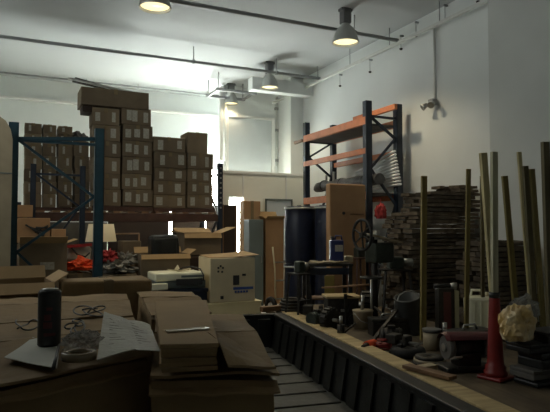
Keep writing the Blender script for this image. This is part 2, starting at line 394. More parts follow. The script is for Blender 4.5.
# ------------------------------------------------------------------ cartons
def carton(label, loc, rz, w, d, h, m='card', labels=(), tape=True, group=None, name='carton', flaps=None, warp=.006, cat='carton'):
    t = thing(name, label, cat, loc, rz, group)
    b = MB()
    if flaps is None: b.box(-w/2, w/2, -d/2, d/2, 0, h, bev=min(w, h)*.03)
    else:
        k = .008
        b.box(-w/2, w/2, -d/2, d/2, 0, k); b.box(-w/2, w/2, -d/2, -d/2+k, 0, h); b.box(-w/2, w/2, d/2-k, d/2, 0, h)
        b.box(-w/2, -w/2+k, -d/2, d/2, 0, h); b.box(w/2-k, w/2, -d/2, d/2, 0, h)
    b.rough(warp, 3.1)
    b.build('body', m, t)
    if tape: MB().box(-.03, .03, -d/2-.006, d/2+.002, h-.001, h+.003).box(-.03, .03, -d/2-.006, -d/2-.001, h*.72, h+.002).build('tape', 'tape', t)
    for (lx, lz, lw, lh) in labels:
        MB().box(lx*w-lw/2, lx*w+lw/2, -d/2-.012, -d/2-.007, lz*h-lh/2, lz*h+lh/2).build('label', 'paper_label', t)
    if flaps:
        for side, ang, ln in flaps:
            f = MB(); c, s_ = math.cos(ang), math.sin(ang)
            if side == 'front': f.slab([(-w/2, -d/2, h), (w/2, -d/2, h), (w/2, -d/2-c*ln, h+s_*ln), (-w/2, -d/2-c*ln, h+s_*ln)], .006)
            if side == 'back': f.slab([(-w/2, d/2, h), (w/2, d/2, h), (w/2, d/2+c*ln, h+s_*ln), (-w/2, d/2+c*ln, h+s_*ln)], .006)
            if side == 'left': f.slab([(-w/2, -d/2, h), (-w/2, d/2, h), (-w/2-c*ln, d/2, h+s_*ln), (-w/2-c*ln, -d/2, h+s_*ln)], .006)
            if side == 'right': f.slab([(w/2, -d/2, h), (w/2, d/2, h), (w/2+c*ln, d/2, h+s_*ln), (w/2+c*ln, -d/2, h+s_*ln)], .006)
            f.build('flap', 'card_inner', t)
    return t
ORD = ['topmost', 'second from the top', 'third from the top', 'fourth from the top', 'fifth from the top', 'sixth from the top', 'seventh from the top', 'eighth from the top', 'ninth from the top']
def column(px0, px1, ys, Y, d, where, labs=2, group=None, jit=.015, kind='brown carton', dx=0, m='card'):
    """ys: pixel rows from top down to base"""
    xm = (px0+px1)/2
    zs = [V(xm, y, Y).z for y in ys]
    n = len(ys)-1
    for k in range(n):
        ym = (ys[k]+ys[k+1])/2
        X0, X1 = V(px0, ym, Y).x, V(px1, ym, Y).x
        w = X1-X0-.012; h = zs[k]-zs[k+1]-.004
        L = []
        if labs:
            for j in range(labs):
                fx = -.28+.56*j/(max(1, labs-1)) if labs > 1 else R.uniform(-.2, .2)
                L.append((fx+R.uniform(-.06, .06), .5+R.uniform(-.06, .06), w*R.uniform(.13, .2), h*R.uniform(.5, .65)))
        pos = ORD[k] if k < n-1 or n == 1 else 'lowest'
        carton('%s, %s %s' % (kind, pos, where), ((X0+X1)/2+R.uniform(-jit, jit), Y+d/2+R.uniform(0, jit), zs[k+1]), R.uniform(-.02, .02), w, d, h, m=m, labels=L, tape=True, group=group)
    return zs[-1]
Y2 = 9.7
g = 'cartons stacked on the far shelf'
ysT = [108, 125, 141, 157, 174, 189.5, 206]
column(93, 121, ysT, Y2, .5, 'in the left column of the tall tower', 2, g)
column(122, 152.5, ysT, Y2+.02, .5, 'in the right column of the tall tower', 3, g)
# the wide carton that spans the tower top, and rolled sheets on it
zt = V(120, 107.4, Y2).z
X0, X1, _, _ = fit(81, 149, 91, 107, Y2); zz1 = V(120, 90, Y2).z
carton('wide dark brown carton lying across the very top of the tall tower', ((X0+X1)/2, Y2+.28, zt), 0, X1-X0, .55, zz1-zt, labels=(), name='carton')
X0, X1, za, zb = fit(83, 93, 107.6, 114, Y2)
solo('carton_sleeve', MB().box(-.08, .08, -.2, .2, 0, .1, bev=.01).rough(.01, 5), 'card_dark', 'small dark sleeve poking out under the wide carton on top of the tall tower', 'sleeve', ((X0+X1)/2, Y2+.26, zt-.105))
t = thing('metal_strip_bundle', 'bundle of dark metal strips lying across the top of the tall tower', 'metal strips', (V(70, 86, Y2).x, Y2+.25, zz1+.01))
for i, (dy, dz, ln) in enumerate([(-.10, .0, 1.05), (-.03, .02, .95), (.05, .0, .9), (0, .045, .78)]):
    MB().bar((-.02+.04*i, dy, .13+dz), (ln, dy+.05, .02+dz), .07, .018).build('strip', ['steel', 'board_grey', 'iron', 'board_grey'][i], t)
# right group
column(153.5, 186, [137, 152, 168, 181, 195, 208], Y2+.0, .5, 'in the near column right of the tall tower', 2, g)
column(187, 213, [153, 169, 182, 195, 208], Y2+.03, .5, 'in the rightmost column of the far shelf', 2, g)
X0, X1, za, zb = fit(188, 208.5, 132, 152.8, Y2)
carton('brown carton with a taller body on top of the rightmost column of the far shelf', ((X0+X1)/2, Y2+.28, za), .01, X1-X0, .45, zb-za, group=g)
# left group of cartons behind the first upright frame
ysL = [144, 156, 168.5, 181.5, 194, 207]
for c, (a, b, top) in enumerate([(24, 42, 123), (43, 57, 124.5), (58, 73, 126), (74, 90, 141)]):
    ys = [y for y in ([top, 133.5] + ysL)] if c < 3 else [141]+ysL[1:]
    column(a, b, ys, 10.2, .45, 'in the %s column of the low left stack' % ['first', 'second', 'third', 'fourth'][c], 1, 'cartons in the low left stack', jit=.01)
zs4 = V(82, 141, 10.2).z
solo('paper_wad', MB().blob((0, 0, .05), (.13, .1, .1), .6, 3, 3, 3), 'board_grey', 'crumpled dark paper on top of the low left stack of cartons', 'paper', (V(80, 137, 10.2).x, 10.4, zs4+.02))
# ------------------------------------------------------------------ racks
def upright(parent, A, B, H, m, w=.09, zlist=None, flip=0):
    """A, B: (x, y) of the two posts; returns post + braces as parts"""
    A = Vector((*A, 0)); B = Vector((*B, 0)); d = (B-A).normalized(); ang = math.atan2(d.y, d.x)
    for P in (A, B):
        mb = MB().box(-w/2, w/2, -w/2, -w/2+.008, 0, H).box(-w/2, -w/2+.008, -w/2, w/2, 0, H).box(w/2-.008, w/2, -w/2, w/2, 0, H)
        mb.box(-w*.2, w*.2, w*.2, w*.32, 0, H).box(-w*.8, w*.8, -w*.8, w*.8, 0, .012)
        for v in mb.bm.verts: v.co = Matrix.Rotation(ang if abs(ang) < 1 else 0, 3, 'Z') @ v.co + P
        mb.build('post', m, parent)
    zs = zlist or [.2+k*.75 for k in range(int((H-.2)/.75)+1)]
    a, b = A+d*w*.5, B-d*w*.5
    for k in range(len(zs)-1):
        p, q = (a, b) if (k+flip) % 2 == 0 else (b, a)
        MB().bar(p+Vector((0, 0, zs[k])), q+Vector((0, 0, zs[k+1])), .03, .04, up=d.cross(Vector((0, 0, 1)))).build('brace', m, parent)
    MB().bar(a+Vector((0, 0, zs[-1])), b+Vector((0, 0, zs[-1])), .03, .045, up=d.cross(Vector((0, 0, 1)))).build('brace', m, parent)
def beamx(parent, a, b, h=.11, m='rack_orange', w=.045):
    MB().bar(a, b, w, h).build('beam', m, parent)
# first left frame, face on
YA = 6.95
xA = V(12.5, 200, YA).x; xB = V(98.5, 200, YA).x; HA = V(98.5, 129, YA).z
t = thing('rack_upright_frame', 'tall blue upright frame with diagonal braces nearest on the left, the cream board beside it', 'rack frame', (0, 0, 0))
zb_ = [V(55, y, YA).z for y in (312, 253, 195, 139)]
upright(t, (xA, YA), (xB, YA), HA, 'rack_blue', w=.105, zlist=[.35, V(20, 252, YA).z, V(93, 197, YA).z, V(17, 140, YA).z], flip=1)
MB().bar((xA, YA, V(17, 139, YA).z), (xB, YA, V(95, 139, YA).z), .04, .06, up=(0, 1, 0)).build('brace', 'rack_blue', t)
# second smaller frame behind
YB2 = 9.3
xA, xB = V(33, 190, YB2).x, V(82.5, 190, YB2).x
t = thing('rack_upright_frame', 'smaller blue upright frame standing farther back before the low left carton stack', 'rack frame', (0, 0, 0))
upright(t, (xA, YB2), (xB, YB2), V(33, 164, YB2).z, 'rack_blue_dark', w=.08, zlist=[.25, .85, V(80, 207, YB2).z, V(40, 174, YB2).z], flip=1)
# across shelf rack (far)
xa, xb = V(100, 215, Y2).x, V(219.5, 200, Y2-.1).x
t = thing('pallet_rack', 'far pallet rack with brown beams carrying the tall carton tower, blue posts', 'rack', (0, 0, 0))
zsh = V(150, 210.5, Y2).z
xl = V(20, 215, Y2).x
upright(t, (xb+.02, Y2-.06), (xb+.02, Y2+.95), V(219, 164, Y2).z, 'rack_blue_dark', w=.085)
for y in (Y2-.06, Y2+.95):
    beamx(t, (xl, y, zsh-.12), (xb-.02, y, zsh-.12), .13, 'rack_brown')
for i in range(14):
    x = xl+.06+(xb-xl-.2)*i/13
    MB().bar((x, Y2-.04, zsh-.035), (x, Y2+1.05, zsh-.035), .12, .03).build('deck_board', 'wood_brown', t)
upright(t, (xl-.03, Y2-.06), (xl-.03, Y2+.95), zsh+.1, 'rack_blue_dark', w=.085, zlist=[.2, .9, zsh])
for k in range(9):
    MB().box(xb+.005, xb+.035, Y2-.112, Y2-.104, zsh+.05+k*.09, zsh+.08+k*.09).build('slot', 'steel', t)
# pallets between deck and cartons
for (a, b, wname) in [(92, 153, 'tall carton tower'), (154, 214, 'rightmost carton columns'), (22, 90, 'low left carton stack')]:
    X0, X1 = V(a, 208, Y2).x, V(b, 208, Y2).x
    yy = Y2 if a > 50 else 10.2
    if a < 50: X0, X1 = V(a, 208, yy).x, V(b, 208, yy).x
    top = V((a+b)/2, 206.2 if a != 154 else 208.2, yy).z-.006
    if a < 50: top = V(60, 207.2, yy).z-.006
    hb = top-(zsh-.018)-.002
    t2 = thing('wooden_pallet', 'flat wooden pallet under the %s' % wname, 'pallet', ((X0+X1)/2, yy+.26, top-hb), 0, 'wooden pallets on the far shelf')
    w = X1-X0
    for y in (-.2, 0, .2): MB().box(-w/2, w/2, y-.06, y+.06, hb-.02, hb).build('deck_board', 'wood_brown', t2)
    MB().box(-w/2, w/2, -.28, -.262, -.0, hb).build('lead_board', 'rack_brown', t2)
    for x in (-w/2+.05, 0, w/2-.05): MB().box(x-.045, x+.045, -.26, .26, 0, hb-.02).build('bearer', 'wood_brown', t2)
# right rack
XF = 4.8; XQ = 5.36
yfar = W(306.5, 150, XF).y; ynear = W(367.5, 150, XF).y
Hf = W(367.5, 101, XF).z
t = thing('pallet_rack', 'open pallet rack against the right wall with orange beams and blue posts', 'rack', (0, 0, 0))
zl1, zl2, zl3 = W(335, 130.5, XF).z, W(335, 158, XF).z, W(320, 200, XF).z
upright(t, (XF, ynear), (XQ, ynear), Hf, 'rack_blue_dark', w=.10, zlist=[.5, W(398, 205, XQ).z, W(370, 168, XF).z, W(398, 139, XQ).z, W(370, 115, XF).z])
upright(t, (XF, yfar), (XQ, yfar), Hf, 'rack_blue_dark', w=.09, zlist=[.3, 1.0, W(331, 178, XQ).z, W(308, 157, XF).z, zl1-.05], flip=1)
for z in (zl1, zl2, zl3):
    for x in (XF-.03, XQ+.0):
        beamx(t, (x, ynear-.02, z), (x, yfar+.02, z), .115 if z != zl2 else .085)
MB().box(XF+.02, XQ-.03, ynear+.06, yfar-.06, zl1-.055, zl1-.02).build('shelf_board', 'board_grey', t)
MB().box(XF+.02, XQ-.03, ynear+.06, yfar-.06, zl3+.02, zl3+.05).build('shelf_board', 'board_grey', t)
# orange offcuts projecting at the top
for (px, py, X, ln) in [(404, 106, XQ-.02, .55), (300, 135, XF-.04, .25)]:
    p = W(px, py, X)
for X, y0, y1, z, lab in [(XQ-.2, ynear-.22, ynear+.9, Hf-.09, 'spare orange beam lying across the near top end of the right rack')]:
    solo('spare_beam', MB().bar((0, 0, 0), (0, y1-y0, -.0), .05, .08), 'rack_orange', lab, 'beam', (X, y0, z))
solo('spare_beam', MB().bar((0, 0, 0), (0, .3, 0), .04, .05), 'wood_brown', 'short brown beam stub sticking out beyond the far top end of the right rack', 'beam', (XF-.05, yfar+.06, zl1-.02))
# load on shelf three: wrapped roll and metal tubes
zS = zl3+.055
ra = Vector((XF+.12, ynear-.05, zS+.08)); 
t = thing('plastic_wrapped_roll', 'long roll wrapped in dark grey plastic lying on the lower shelf of the right rack', 'roll')
pts = [(XF+.14+.02*math.sin(k), ynear-.12+(yfar-ynear-.02)*k/14, zS+.19+.01*math.sin(k*1.7)) for k in range(15)]
MB().tube(pts, .085, 12).rough(.02, 9).build('wrap', 'wrap_grey', t)
for k in (3, 8, 12): MB().ring(pts[k], .088, .008, 'y').build('tie', 'black_plastic', t)
for i in range(11):
    u = i/10
    a = W(401-.6*i, 184-3.3*i, XQ-.10-.004*i); b = W(365-i, 191-1.8*i, XQ-.13-.006*i)
    solo('metal_tube', MB().cyl((0, 0, 0), b-a, .019, n=8), 'tube_white', 'slender shiny white tube sloping on the lower shelf of the right rack', 'tube', a, 0, 'white tubes fanned on the right rack')
for (px, dz, lean, lab) in [(312, .42, .02, 'short grey offcut standing at the far end of the right rack shelf'), (321, .46, -.03, 'taller grey offcut standing beside the roll end on the right rack')]:
    p = W(px, 188, XF+.3)
    solo('metal_offcut', MB().bar((0, 0, 0), (0, lean, dz), .035, .03), 'steel', lab, 'offcut', (XF+.36, yfar-(.1 if px == 312 else .32), zS), 0)
# white cartons under that shelf
p = W(322, 222, XF+.2)
# ------------------------------------------------------------------ far middle: boards, cabinet, boxes
def pxbox(x0, x1, yt, yb, Y): 
    X0, X1, z0, z1 = fit(x0, x1, yt, yb, Y); return (X0+X1)/2, X1-X0, z0, z1
YD = 11.3
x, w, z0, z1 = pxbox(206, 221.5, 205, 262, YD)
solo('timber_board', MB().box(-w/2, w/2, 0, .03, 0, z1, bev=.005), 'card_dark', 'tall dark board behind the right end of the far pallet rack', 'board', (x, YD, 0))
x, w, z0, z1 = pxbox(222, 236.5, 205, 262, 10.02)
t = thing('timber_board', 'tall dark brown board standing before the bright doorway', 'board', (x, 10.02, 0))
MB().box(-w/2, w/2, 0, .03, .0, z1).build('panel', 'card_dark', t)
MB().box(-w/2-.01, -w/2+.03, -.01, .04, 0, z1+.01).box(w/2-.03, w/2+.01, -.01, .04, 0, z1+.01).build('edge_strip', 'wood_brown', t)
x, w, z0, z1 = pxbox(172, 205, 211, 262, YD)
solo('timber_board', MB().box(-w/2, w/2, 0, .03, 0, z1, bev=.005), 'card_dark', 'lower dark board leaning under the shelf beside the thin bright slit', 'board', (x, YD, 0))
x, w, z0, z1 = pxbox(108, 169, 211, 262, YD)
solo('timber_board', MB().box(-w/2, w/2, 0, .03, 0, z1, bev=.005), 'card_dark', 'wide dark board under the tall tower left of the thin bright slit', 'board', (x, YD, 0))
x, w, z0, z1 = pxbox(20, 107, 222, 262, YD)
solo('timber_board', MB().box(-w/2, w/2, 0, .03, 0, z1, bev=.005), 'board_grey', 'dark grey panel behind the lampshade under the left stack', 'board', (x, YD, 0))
# two more boards above to block the opening behind the deck
# grey cabinet
YC = 9.75
x, w, z0, z1 = pxbox(249, 263.5, 219.5, 300, YC)
dcab = .26
t = thing('metal_cabinet', 'plain grey green metal cabinet standing beyond the cream monitor carton', 'cabinet', (x, YC+dcab/2, 0))
MB().box(-w/2, w/2, -dcab/2, dcab/2, 0.02, z1, bev=.008).build('body', 'cabinet_grey', t)
dr = MB().box(-w/2+.015, w/2-.015, -dcab/2-.015, -dcab/2-.001, .06, z1-.03, bev=.004).build('door', 'cabinet_grey', t)
MB().box(w/2-.06, w/2-.045, -dcab/2-.03, -dcab/2-.014, z1*.5, z1*.5+.12).build('handle', 'steel', dr)
MB().box(-w/2, w/2, -dcab/2, dcab/2, 0, .02).build('plinth', 'iron', t)
# carton behind cabinet, on a stack
x, w, z0, z1 = pxbox(244, 261, 201, 218, 10.02)
carton('orange brown carton standing behind the grey cabinet against the partition', (x, 10.15, 0), 0, w, .22, z1, 'card_orange', tape=True)
x, w, z0, z1 = pxbox(266, 284, 219, 285, 9.85)
t = carton('tall slim carton with open top flaps, standing right of the grey cabinet', (x, 10.0, 0), 0, w, .26, z1, 'card_orange', tape=False, flaps=[('front', .5, .12), ('left', .6, .1), ('back', 1.0, .18)])
# ------------------------------------------------------------------ drums and hand truck
def drum(label, p, r, H, rz, m='drum_blue'):
    t = thing('plastic_drum', label, 'drum', p, rz, 'blue drums')
    prof = [(r*.90, 0), (r*.94, .01), (r*.95, .06)]
    for k in range(1, 12):
        z = .06+(H-.14)*k/12; prof.append((r*(.95+.05*math.sin(PI*k/12)), z))
    prof += [(r*.96, H-.08), (r*.99, H-.05), (r*.99, H-.015), (r*.93, H-.01), (r*.91, H-.025), (0, H-.025)]
    MB().lathe([(0, 0)]+prof, 32).build('body', m, t)
    MB().ring((0, 0, H-.045), r*.995, .014, 'z', 36).build('hoop', 'steel', t)
    for a in (.7, 3.6): MB().cyl((r*.6*math.cos(a), r*.6*math.sin(a), H-.026), (r*.6*math.cos(a), r*.6*math.sin(a), H+.004), .035, n=12).build('bung', 'black_plastic', t)
    return t
def hull(px, yb, z): return G(px, yb, z)
pA = Vector((4.17, 7.88, 0))
dA = drum('dark blue drum at the bottom of the left drum stack', pA, .255, .905, 0)
pB = Vector((pA.x, pA.y, .907))
drum('dark blue drum on top of the left drum stack beside the cream partition', pB, .255, .91, .5)
pC = Vector((pA.x+.28, pA.y-.485, 0))
drum('dark blue drum at the bottom of the right drum stack', pC, .255, .905, 1)
drum('dark blue drum with a pale label on top of the right drum stack', Vector((pC.x, pC.y, .907)), .255, .91, 1.7)
for s in (-1, 1):
    pass
qh = G(282, 317, 0)
t = thing('hand_truck', 'old hand truck with one black wheel standing left of the drums', 'hand truck', (qh.x, qh.y, 0), .1)
for x in (-.12, .16): MB().tube([(x, .0, .1), (x, .03, .8), (x, .1, 1.15)], .014).build('rail', 'cream', t)
for z in (.3, .6, .9): MB().bar((-.12, .02, z), (.16, .02, z), .02, .02).build('crossbar', 'steel', t)
MB().box(-.16, .2, -.2, .02, .03, .045).build('toe_plate', 'iron', t)
for x in (-.17, .21):
    wl = MB().ring((x, .07, .17), .13, .04, 'x').build('wheel', 'rubber', t)
    MB().cyl((x-.02, .07, .17), (x+.02, .07, .17), .075, n=14).build('hub', 'steel', wl)
# big brown board carton in front of the rack
YK = 6.8
x, w, z0, z1 = pxbox(330, 366, 184, 262, YK)
z1 -= PZ
t = carton('large flat orange brown carton with a round hand hole, upright before the right rack', (x, YK+.06, PZ), 0, w, .12, z1, 'card_orange', tape=False)
MB().cyl((-.08, -.075, z1-.42), (-.08, -.062, z1-.42), .022, n=12).build('hand_hole', 'ink', t)
MB().box(w*.05, w*.42, -.076, -.064, z1-.435, z1-.428).build('crease', 'card_dark', t)
x, w, z0, z1 = pxbox(313, 329.5, 203, 214, yfar)
solo('white_box', MB().box(-.15, .15, -.2, .2, 0, .14, bev=.01), 'paper', 'small white box showing below the orange beam behind the drums', 'box', (XF+.25, yfar-.4, zS+.0-.4))
bpy.data.objects['white_box'].location.z = zl3-.06-.30
t = thing('storage_crate', 'dark crate under the small white box on the right rack', 'crate', (XF+.25, yfar-.5, 0))
MB().box(-.2, .2, -.35, .32, 0, zl3-.365, bev=.01).build('body', 'board_grey', t)
MB().box(-.21, -.2, -.3, .27, .6, .66).build('handle', 'iron', t)
# ------------------------------------------------------------------ truck bed liner
BA = -math.radians(8.9)
BM = Matrix.Rotation(BA, 4, 'Z')
t = thing('truck_bed_liner', 'long black ribbed truck bed liner lying open on the floor', 'truck bed liner', (0, 0, 0), BA)
bx0, bx1, by0, by1 = -.95, 1.80, .35, 6.30
zf, zr = .09, .45
fl = MB().box(bx0, bx1, by0, by1, .02, zf-.012)
y = by0+.02
k = 0
while y < by1-.02:
    y2 = min(y+.27, by1-.01)
    fl.box(bx0+.03, bx1-.03, y, y2, zf-.02, zf, bev=.006); y += .315
fl.build('ribbed_floor', 'liner_floor', t)
def side(xa, xb, name):
    s = MB(); s.slab([(xa, by0, .02), (xa, by1, .02), (xb, by1, zr), (xb, by0, zr)], .012 if xa > 0 else -.012)
    y = by0+.1
    sg = -1 if xa > 0 else 1
    while y < by1-.1:
        s.slab([(xa+sg*.025, y, .03), (xa+sg*.025, y+.15, .03), (xb+sg*.025, y+.15, zr-.04), (xb+sg*.025, y, zr-.04)], .02 if xa > 0 else -.02); y += .25
    return s.build(name, 'liner', t)
side(bx1, bx1+.06, 'side_wall'); side(bx0, bx0-.06, 'side_wall')
s = MB().box(bx0, bx1, by1, by1+.02, .02, zr)
x = bx0+.1
while x < bx1-.15: s.box(x, x+.15, by1-.025, by1, .04, zr-.04, bev=.005); x += .25
s.build('end_wall', 'liner', t)
MB().box(bx1+.04, bx1+.17, by0, by1+.09, zr-.02, zr+.012, bev=.008).box(bx0-.17, bx0-.04, by0, by1+.09, zr-.02, zr+.012, bev=.008).box(bx0-.05, bx1+.06, by1, by1+.09, zr-.02, zr+.012, bev=.008).build('rim', 'black_plastic', t)
MB().box(bx1+.155, bx1+.17, by0, by1+.09, .0, zr).box(bx0-.17, bx0-.155, by0, by1+.09, .0, zr).box(bx0-.1, bx1+.15, by1+.07, by1+.085, .0, zr).build('skirt', 'black_plastic', t)
p = BM @ Vector((.42, 4.35, zf+.002))
solo('paper_scrap', MB().prism([(-.05, -.02), (.04, -.03), (.05, .02), (-.03, .03)], 0, .003), 'paper', 'small white paper scrap on the ribbed liner floor', 'paper', p)
p = BM @ Vector((bx1-.0, 4.55, zr-.12))
# plank along the liner
t = solo('timber_plank', MB().box(-.08, .08, 0, 4.5, 0, .05, bev=.006), 'plank', 'long pale timber plank lying along the right rim of the black liner', 'plank', BM @ Vector((bx1+.275, 2.2, .41)), BA)
# low platform that carries plank and tools
PZ = .41
t = thing('work_platform', 'low wooden platform beside the liner covered with tools and machines', 'platform', (0, 0, 0), BA)
MB().box(bx1+.19, bx1+1.7, 2.1, 7.3, PZ-.03, PZ-.002).build('deck', 'deck_wood', t)
for x in (bx1+.26, bx1+1.0, bx1+1.68):
    for y in (2.2, 3.9, 5.5, 7.2): MB().box(x-.045, x+.045, y-.045, y+.045, 0, PZ-.03).build('leg', 'wood_brown', t)
def T(px, py, z=PZ): return G(px, py, z)
exec_tools = True
# ------------------------------------------------------------------ lumber pile

def board(label, grp, x0, x1, y, z, wd, th):
    ln = x1-x0; b = MB(); rings = []
    for i in range(9):
        u = i/8; xx = ln*u
        wl = wd/2*(1+R.uniform(-.14, .02)); wr = wd/2*(1+R.uniform(-.1, .02)); h1 = th*R.uniform(.72, 1.0)
        rings.append([b.bm.verts.new(q) for q in ((xx, -wl, 0), (xx, wr, 0), (xx, wr*.96, h1), (xx, -wl*.93, h1*R.uniform(.85, 1)))])
    for P, Q in zip(rings, rings[1:]):
        for i in range(4): b.bm.faces.new((P[i], P[(i+1) % 4], Q[(i+1) % 4], Q[i]))
    b.bm.faces.new(rings[0]); b.bm.faces.new(rings[-1][::-1])
    solo('rough_board', b, 'lumber', label, 'board', (x0, y, z), R.uniform(-.012, .012), grp)
for (px0, px1, YN, ztop, rws, lab, grp) in [(413, 487, 5.40, 2.06, 3, 'rough dark sawn board in the tall lumber pile by the right wall', 'boards in the tall lumber pile'),
                                   (487, 541, 4.2, 1.38, 2, 'rough dark sawn board in the low pile before the pier', 'boards in the low lumber pile')]:
    zz = 0
    for L in range(60):
        th = R.uniform(.04, .058)
        z0 = zz; zz += th+.002
        if zz > ztop: break
        xr = V(px1, 260, YN).x; xl_ = V(px0, 260, YN).x
        xr = min(xr, 5.5 if YN > 5.3 else 5.16)
        n = rws
        if ztop > 2:
            if z0 > 1.92: xl_ = V(456, 190, YN).x; n = 2
            elif z0 > 1.80: xl_ = V(433, 200, YN).x; n = 3
            elif z0 > 1.66: xl_ = V(424, 210, YN).x; n = 2
            elif z0 > 1.55: xl_ = V(418, 210, YN).x; n = 3
            
        for k in range(n):
            if k and k < n-1 and z0 < ztop-.5: continue_inner = True
            board(lab, grp, xl_+R.uniform(-.07, .07), xr-R.uniform(0, .12), YN+.1+k*.205+R.uniform(-.03, 0), z0, .19, th)
# ------------------------------------------------------------------ poles
def pole(pt, pb, wpx, m, label, zbot=0., X=None, Yb=None):
    """pt, pb: pixels of top and of base; stands on zbot"""
    base = G(pb[0], pb[1], zbot)
    dz = (base-CO).dot(CR @ Vector((0, 0, -1)))
    top_d = dz+.05
    d = ray(*pt).normalized(); f = CR @ Vector((0, 0, -1))
    top = CO+d*(top_d/d.dot(f))
    w = wpx/560*dz*.92
    v = top-base
    solo('timber_pole', MB().bar((0, 0, 0), v, w, w*.6, up=(math.sin(.2), 1, 0)), m, label, 'pole', base, 0)
    return top, base
pole((424, 176), (423, 340), 6, 'pole_tan', 'tan square pole standing alone before the left end of the lumber pile', PZ)
pole((468.5, 169), (466, 350), 4.6, 'pole_tan', 'slim dark tan pole passing in front of the white jerrycan', PZ)
pole((482, 176), (483, 342), 4, 'pole_dark', 'thin dark pole behind the pair of pale poles', PZ)
pole((483, 153), (497, 345), 7.5, 'pole_light', 'pale yellow pole leaning into the pair at the red cone', PZ)
pole((504.5, 176), (519, 345), 6, 'pole_tan', 'short tan pole leaning left, right of the red cone', PZ)
pole((519, 152), (534, 345), 4.5, 'pole_light', 'thin pale pole leaning behind the brown pair on the right', PZ)
pole((525, 166), (537, 352), 6, 'pole_dark', 'dark brown pole, left one of the leaning brown pair', PZ)
pole((531.5, 169), (545, 352), 6, 'pole_tan', 'golden brown pole, right one of the leaning brown pair', PZ)
pole((545, 142), (552, 360), 8, 'pole_dark', 'tallest dark pole at the right edge of the picture', PZ)
pole((549.5, 176), (556, 352), 4, 'pole_light', 'thin pale pole cut off by the right edge', PZ)
#PART2
# ------------------------------------------------------------------ foreground cartons
ZF = 1.03
def P2(px, py, z): q = G(px, py, z); return (q.x, q.y)
def polybox(b, pxs, zt, zb, cuts=5, amp=.012, fr=4., zref=None):
    poly = [P2(x, y, zref or zt) for x, y in pxs]
    b.prism(poly, zb, zt)
    bmesh.ops.subdivide_edges(b.bm, edges=b.bm.edges[:], cuts=cuts, use_grid_fill=True)
    for v in b.bm.verts:
        d = noise.noise_vector(v.co*fr)*amp
        if v.co.z < zb+.02: d.z = 0
        v.co += d
    return b
def polycarton(label, pxs, zt, zb, top_over=.012, m='card_fore', tears=True, seam=True, seed=0, group=None):
    c = [Vector((*P2(x, y, zt), zt)) for x, y in pxs]
    ctr = sum(c, Vector())/4
    t = thing('large_carton', label, 'carton', (ctr.x, ctr.y, zb), 0, group)
    off = Vector((ctr.x, ctr.y, zb))
    b = MB(); polybox(b, pxs, zt-.01, zb, zref=zt)
    for v in b.bm.verts: v.co -= off
    b.build('body', m, t)
    def q(u, v): return (c[0]*(1-u)*(1-v)+c[1]*u*(1-v)+c[2]*u*v+c[3]*(1-u)*v)-off
    # two top flaps with a slightly open seam between them
    for k, (v0, v1) in enumerate([(-.02, .49), (.51, 1.02)]):
        f = MB().sheet(q(-.02, v0), q(1.02, v0), q(1.02, v1), q(-.02, v1), .008, 14, 8,
                       lambda u, v, p, k=k: .004+.014*abs(noise.noise(p*5+Vector((seed, k, 0))))+(.02*(v if k == 0 else 1-v)**3))
        f.build('top_flap', m, t)
    if tears:
        g = MB().sheet(q(-.03, -.03)-Vector((0, 0, .04)), q(1.02, -.03)-Vector((0, 0, .04)), q(1.02, .03)-Vector((0, 0, .03)), q(-.03, .03)-Vector((0, 0, .03)), .006, 18, 3,
                       lambda u, v, p: .012*noise.noise(p*9+Vector((seed, 3, 0))))
        g.build('torn_layer', 'card_inner', t)
    return t
polycarton('big worn carton nearest bottom left with paper and spray can on it', [(-62, 402), (148, 357), (131, 321), (-30, 330)], ZF, zf, seed=1)
polycarton('worn carton with dented lid just behind the black can', [(-28, 327), (130, 318), (124, 297), (-25, 303)], ZF, zf, seed=2)
polycarton('large open torn carton at bottom centre beside the ribbed liner floor', [(153, 379), (276, 376), (241, 318), (158, 320)], ZF-.01, zf, seed=3)
polycarton('long carton behind the strapped flat bundle, left of the liner corner', [(152, 317), (210, 315), (191, 294), (138, 294)], ZF-.01, zf, seed=5, tears=False)
# torn lifted flap on the right front carton
c = [G(205, 330, ZF+.005), G(276, 374, ZF+.005), G(228, 374, ZF+.03), G(196, 345, ZF+.03)]
f = MB().sheet(c[0], c[1], c[2], c[3], .007, 12, 8, lambda u, v, p: .015+.05*v*v*math.sin(u*3)+.012*noise.noise(p*8))
solo('cardboard_flap', f, 'card_fore', 'creased loose cardboard flap lying on the open carton right of the flat bundle', 'cardboard')
# bundle of flattened cartons
base = [(161, 371), (217, 368), (206, 316), (156, 316)]
for k in range(6):
    zt = ZF+.026+k*.0125
    b = MB(); j = [(x+R.uniform(-1.5, 1.5), y+R.uniform(-1.2, 1.2)) for x, y in base]
    polybox(b, j, zt+.0115, zt, cuts=4, amp=.004, fr=9, zref=ZF+.03)
    solo('flattened_carton', b, 'card_inner' if k % 2 else 'card_fore', 'folded flat carton, %s in the wrapped bundle at bottom centre' % (['lowest', 'second from below', 'third from below', 'fourth from below', 'fifth from below', 'topmost'][k]), 'flattened carton', group='flattened cartons in the bundle')
pts = [G(166, 331, ZF+.104), G(208, 328, ZF+.104)]
solo('packing_tape', MB().bar(pts[0]+Vector((0, 0, .0)), pts[1], .035, .003), 'clear_tape', 'shiny strip of packing tape across the flat carton bundle', 'tape')
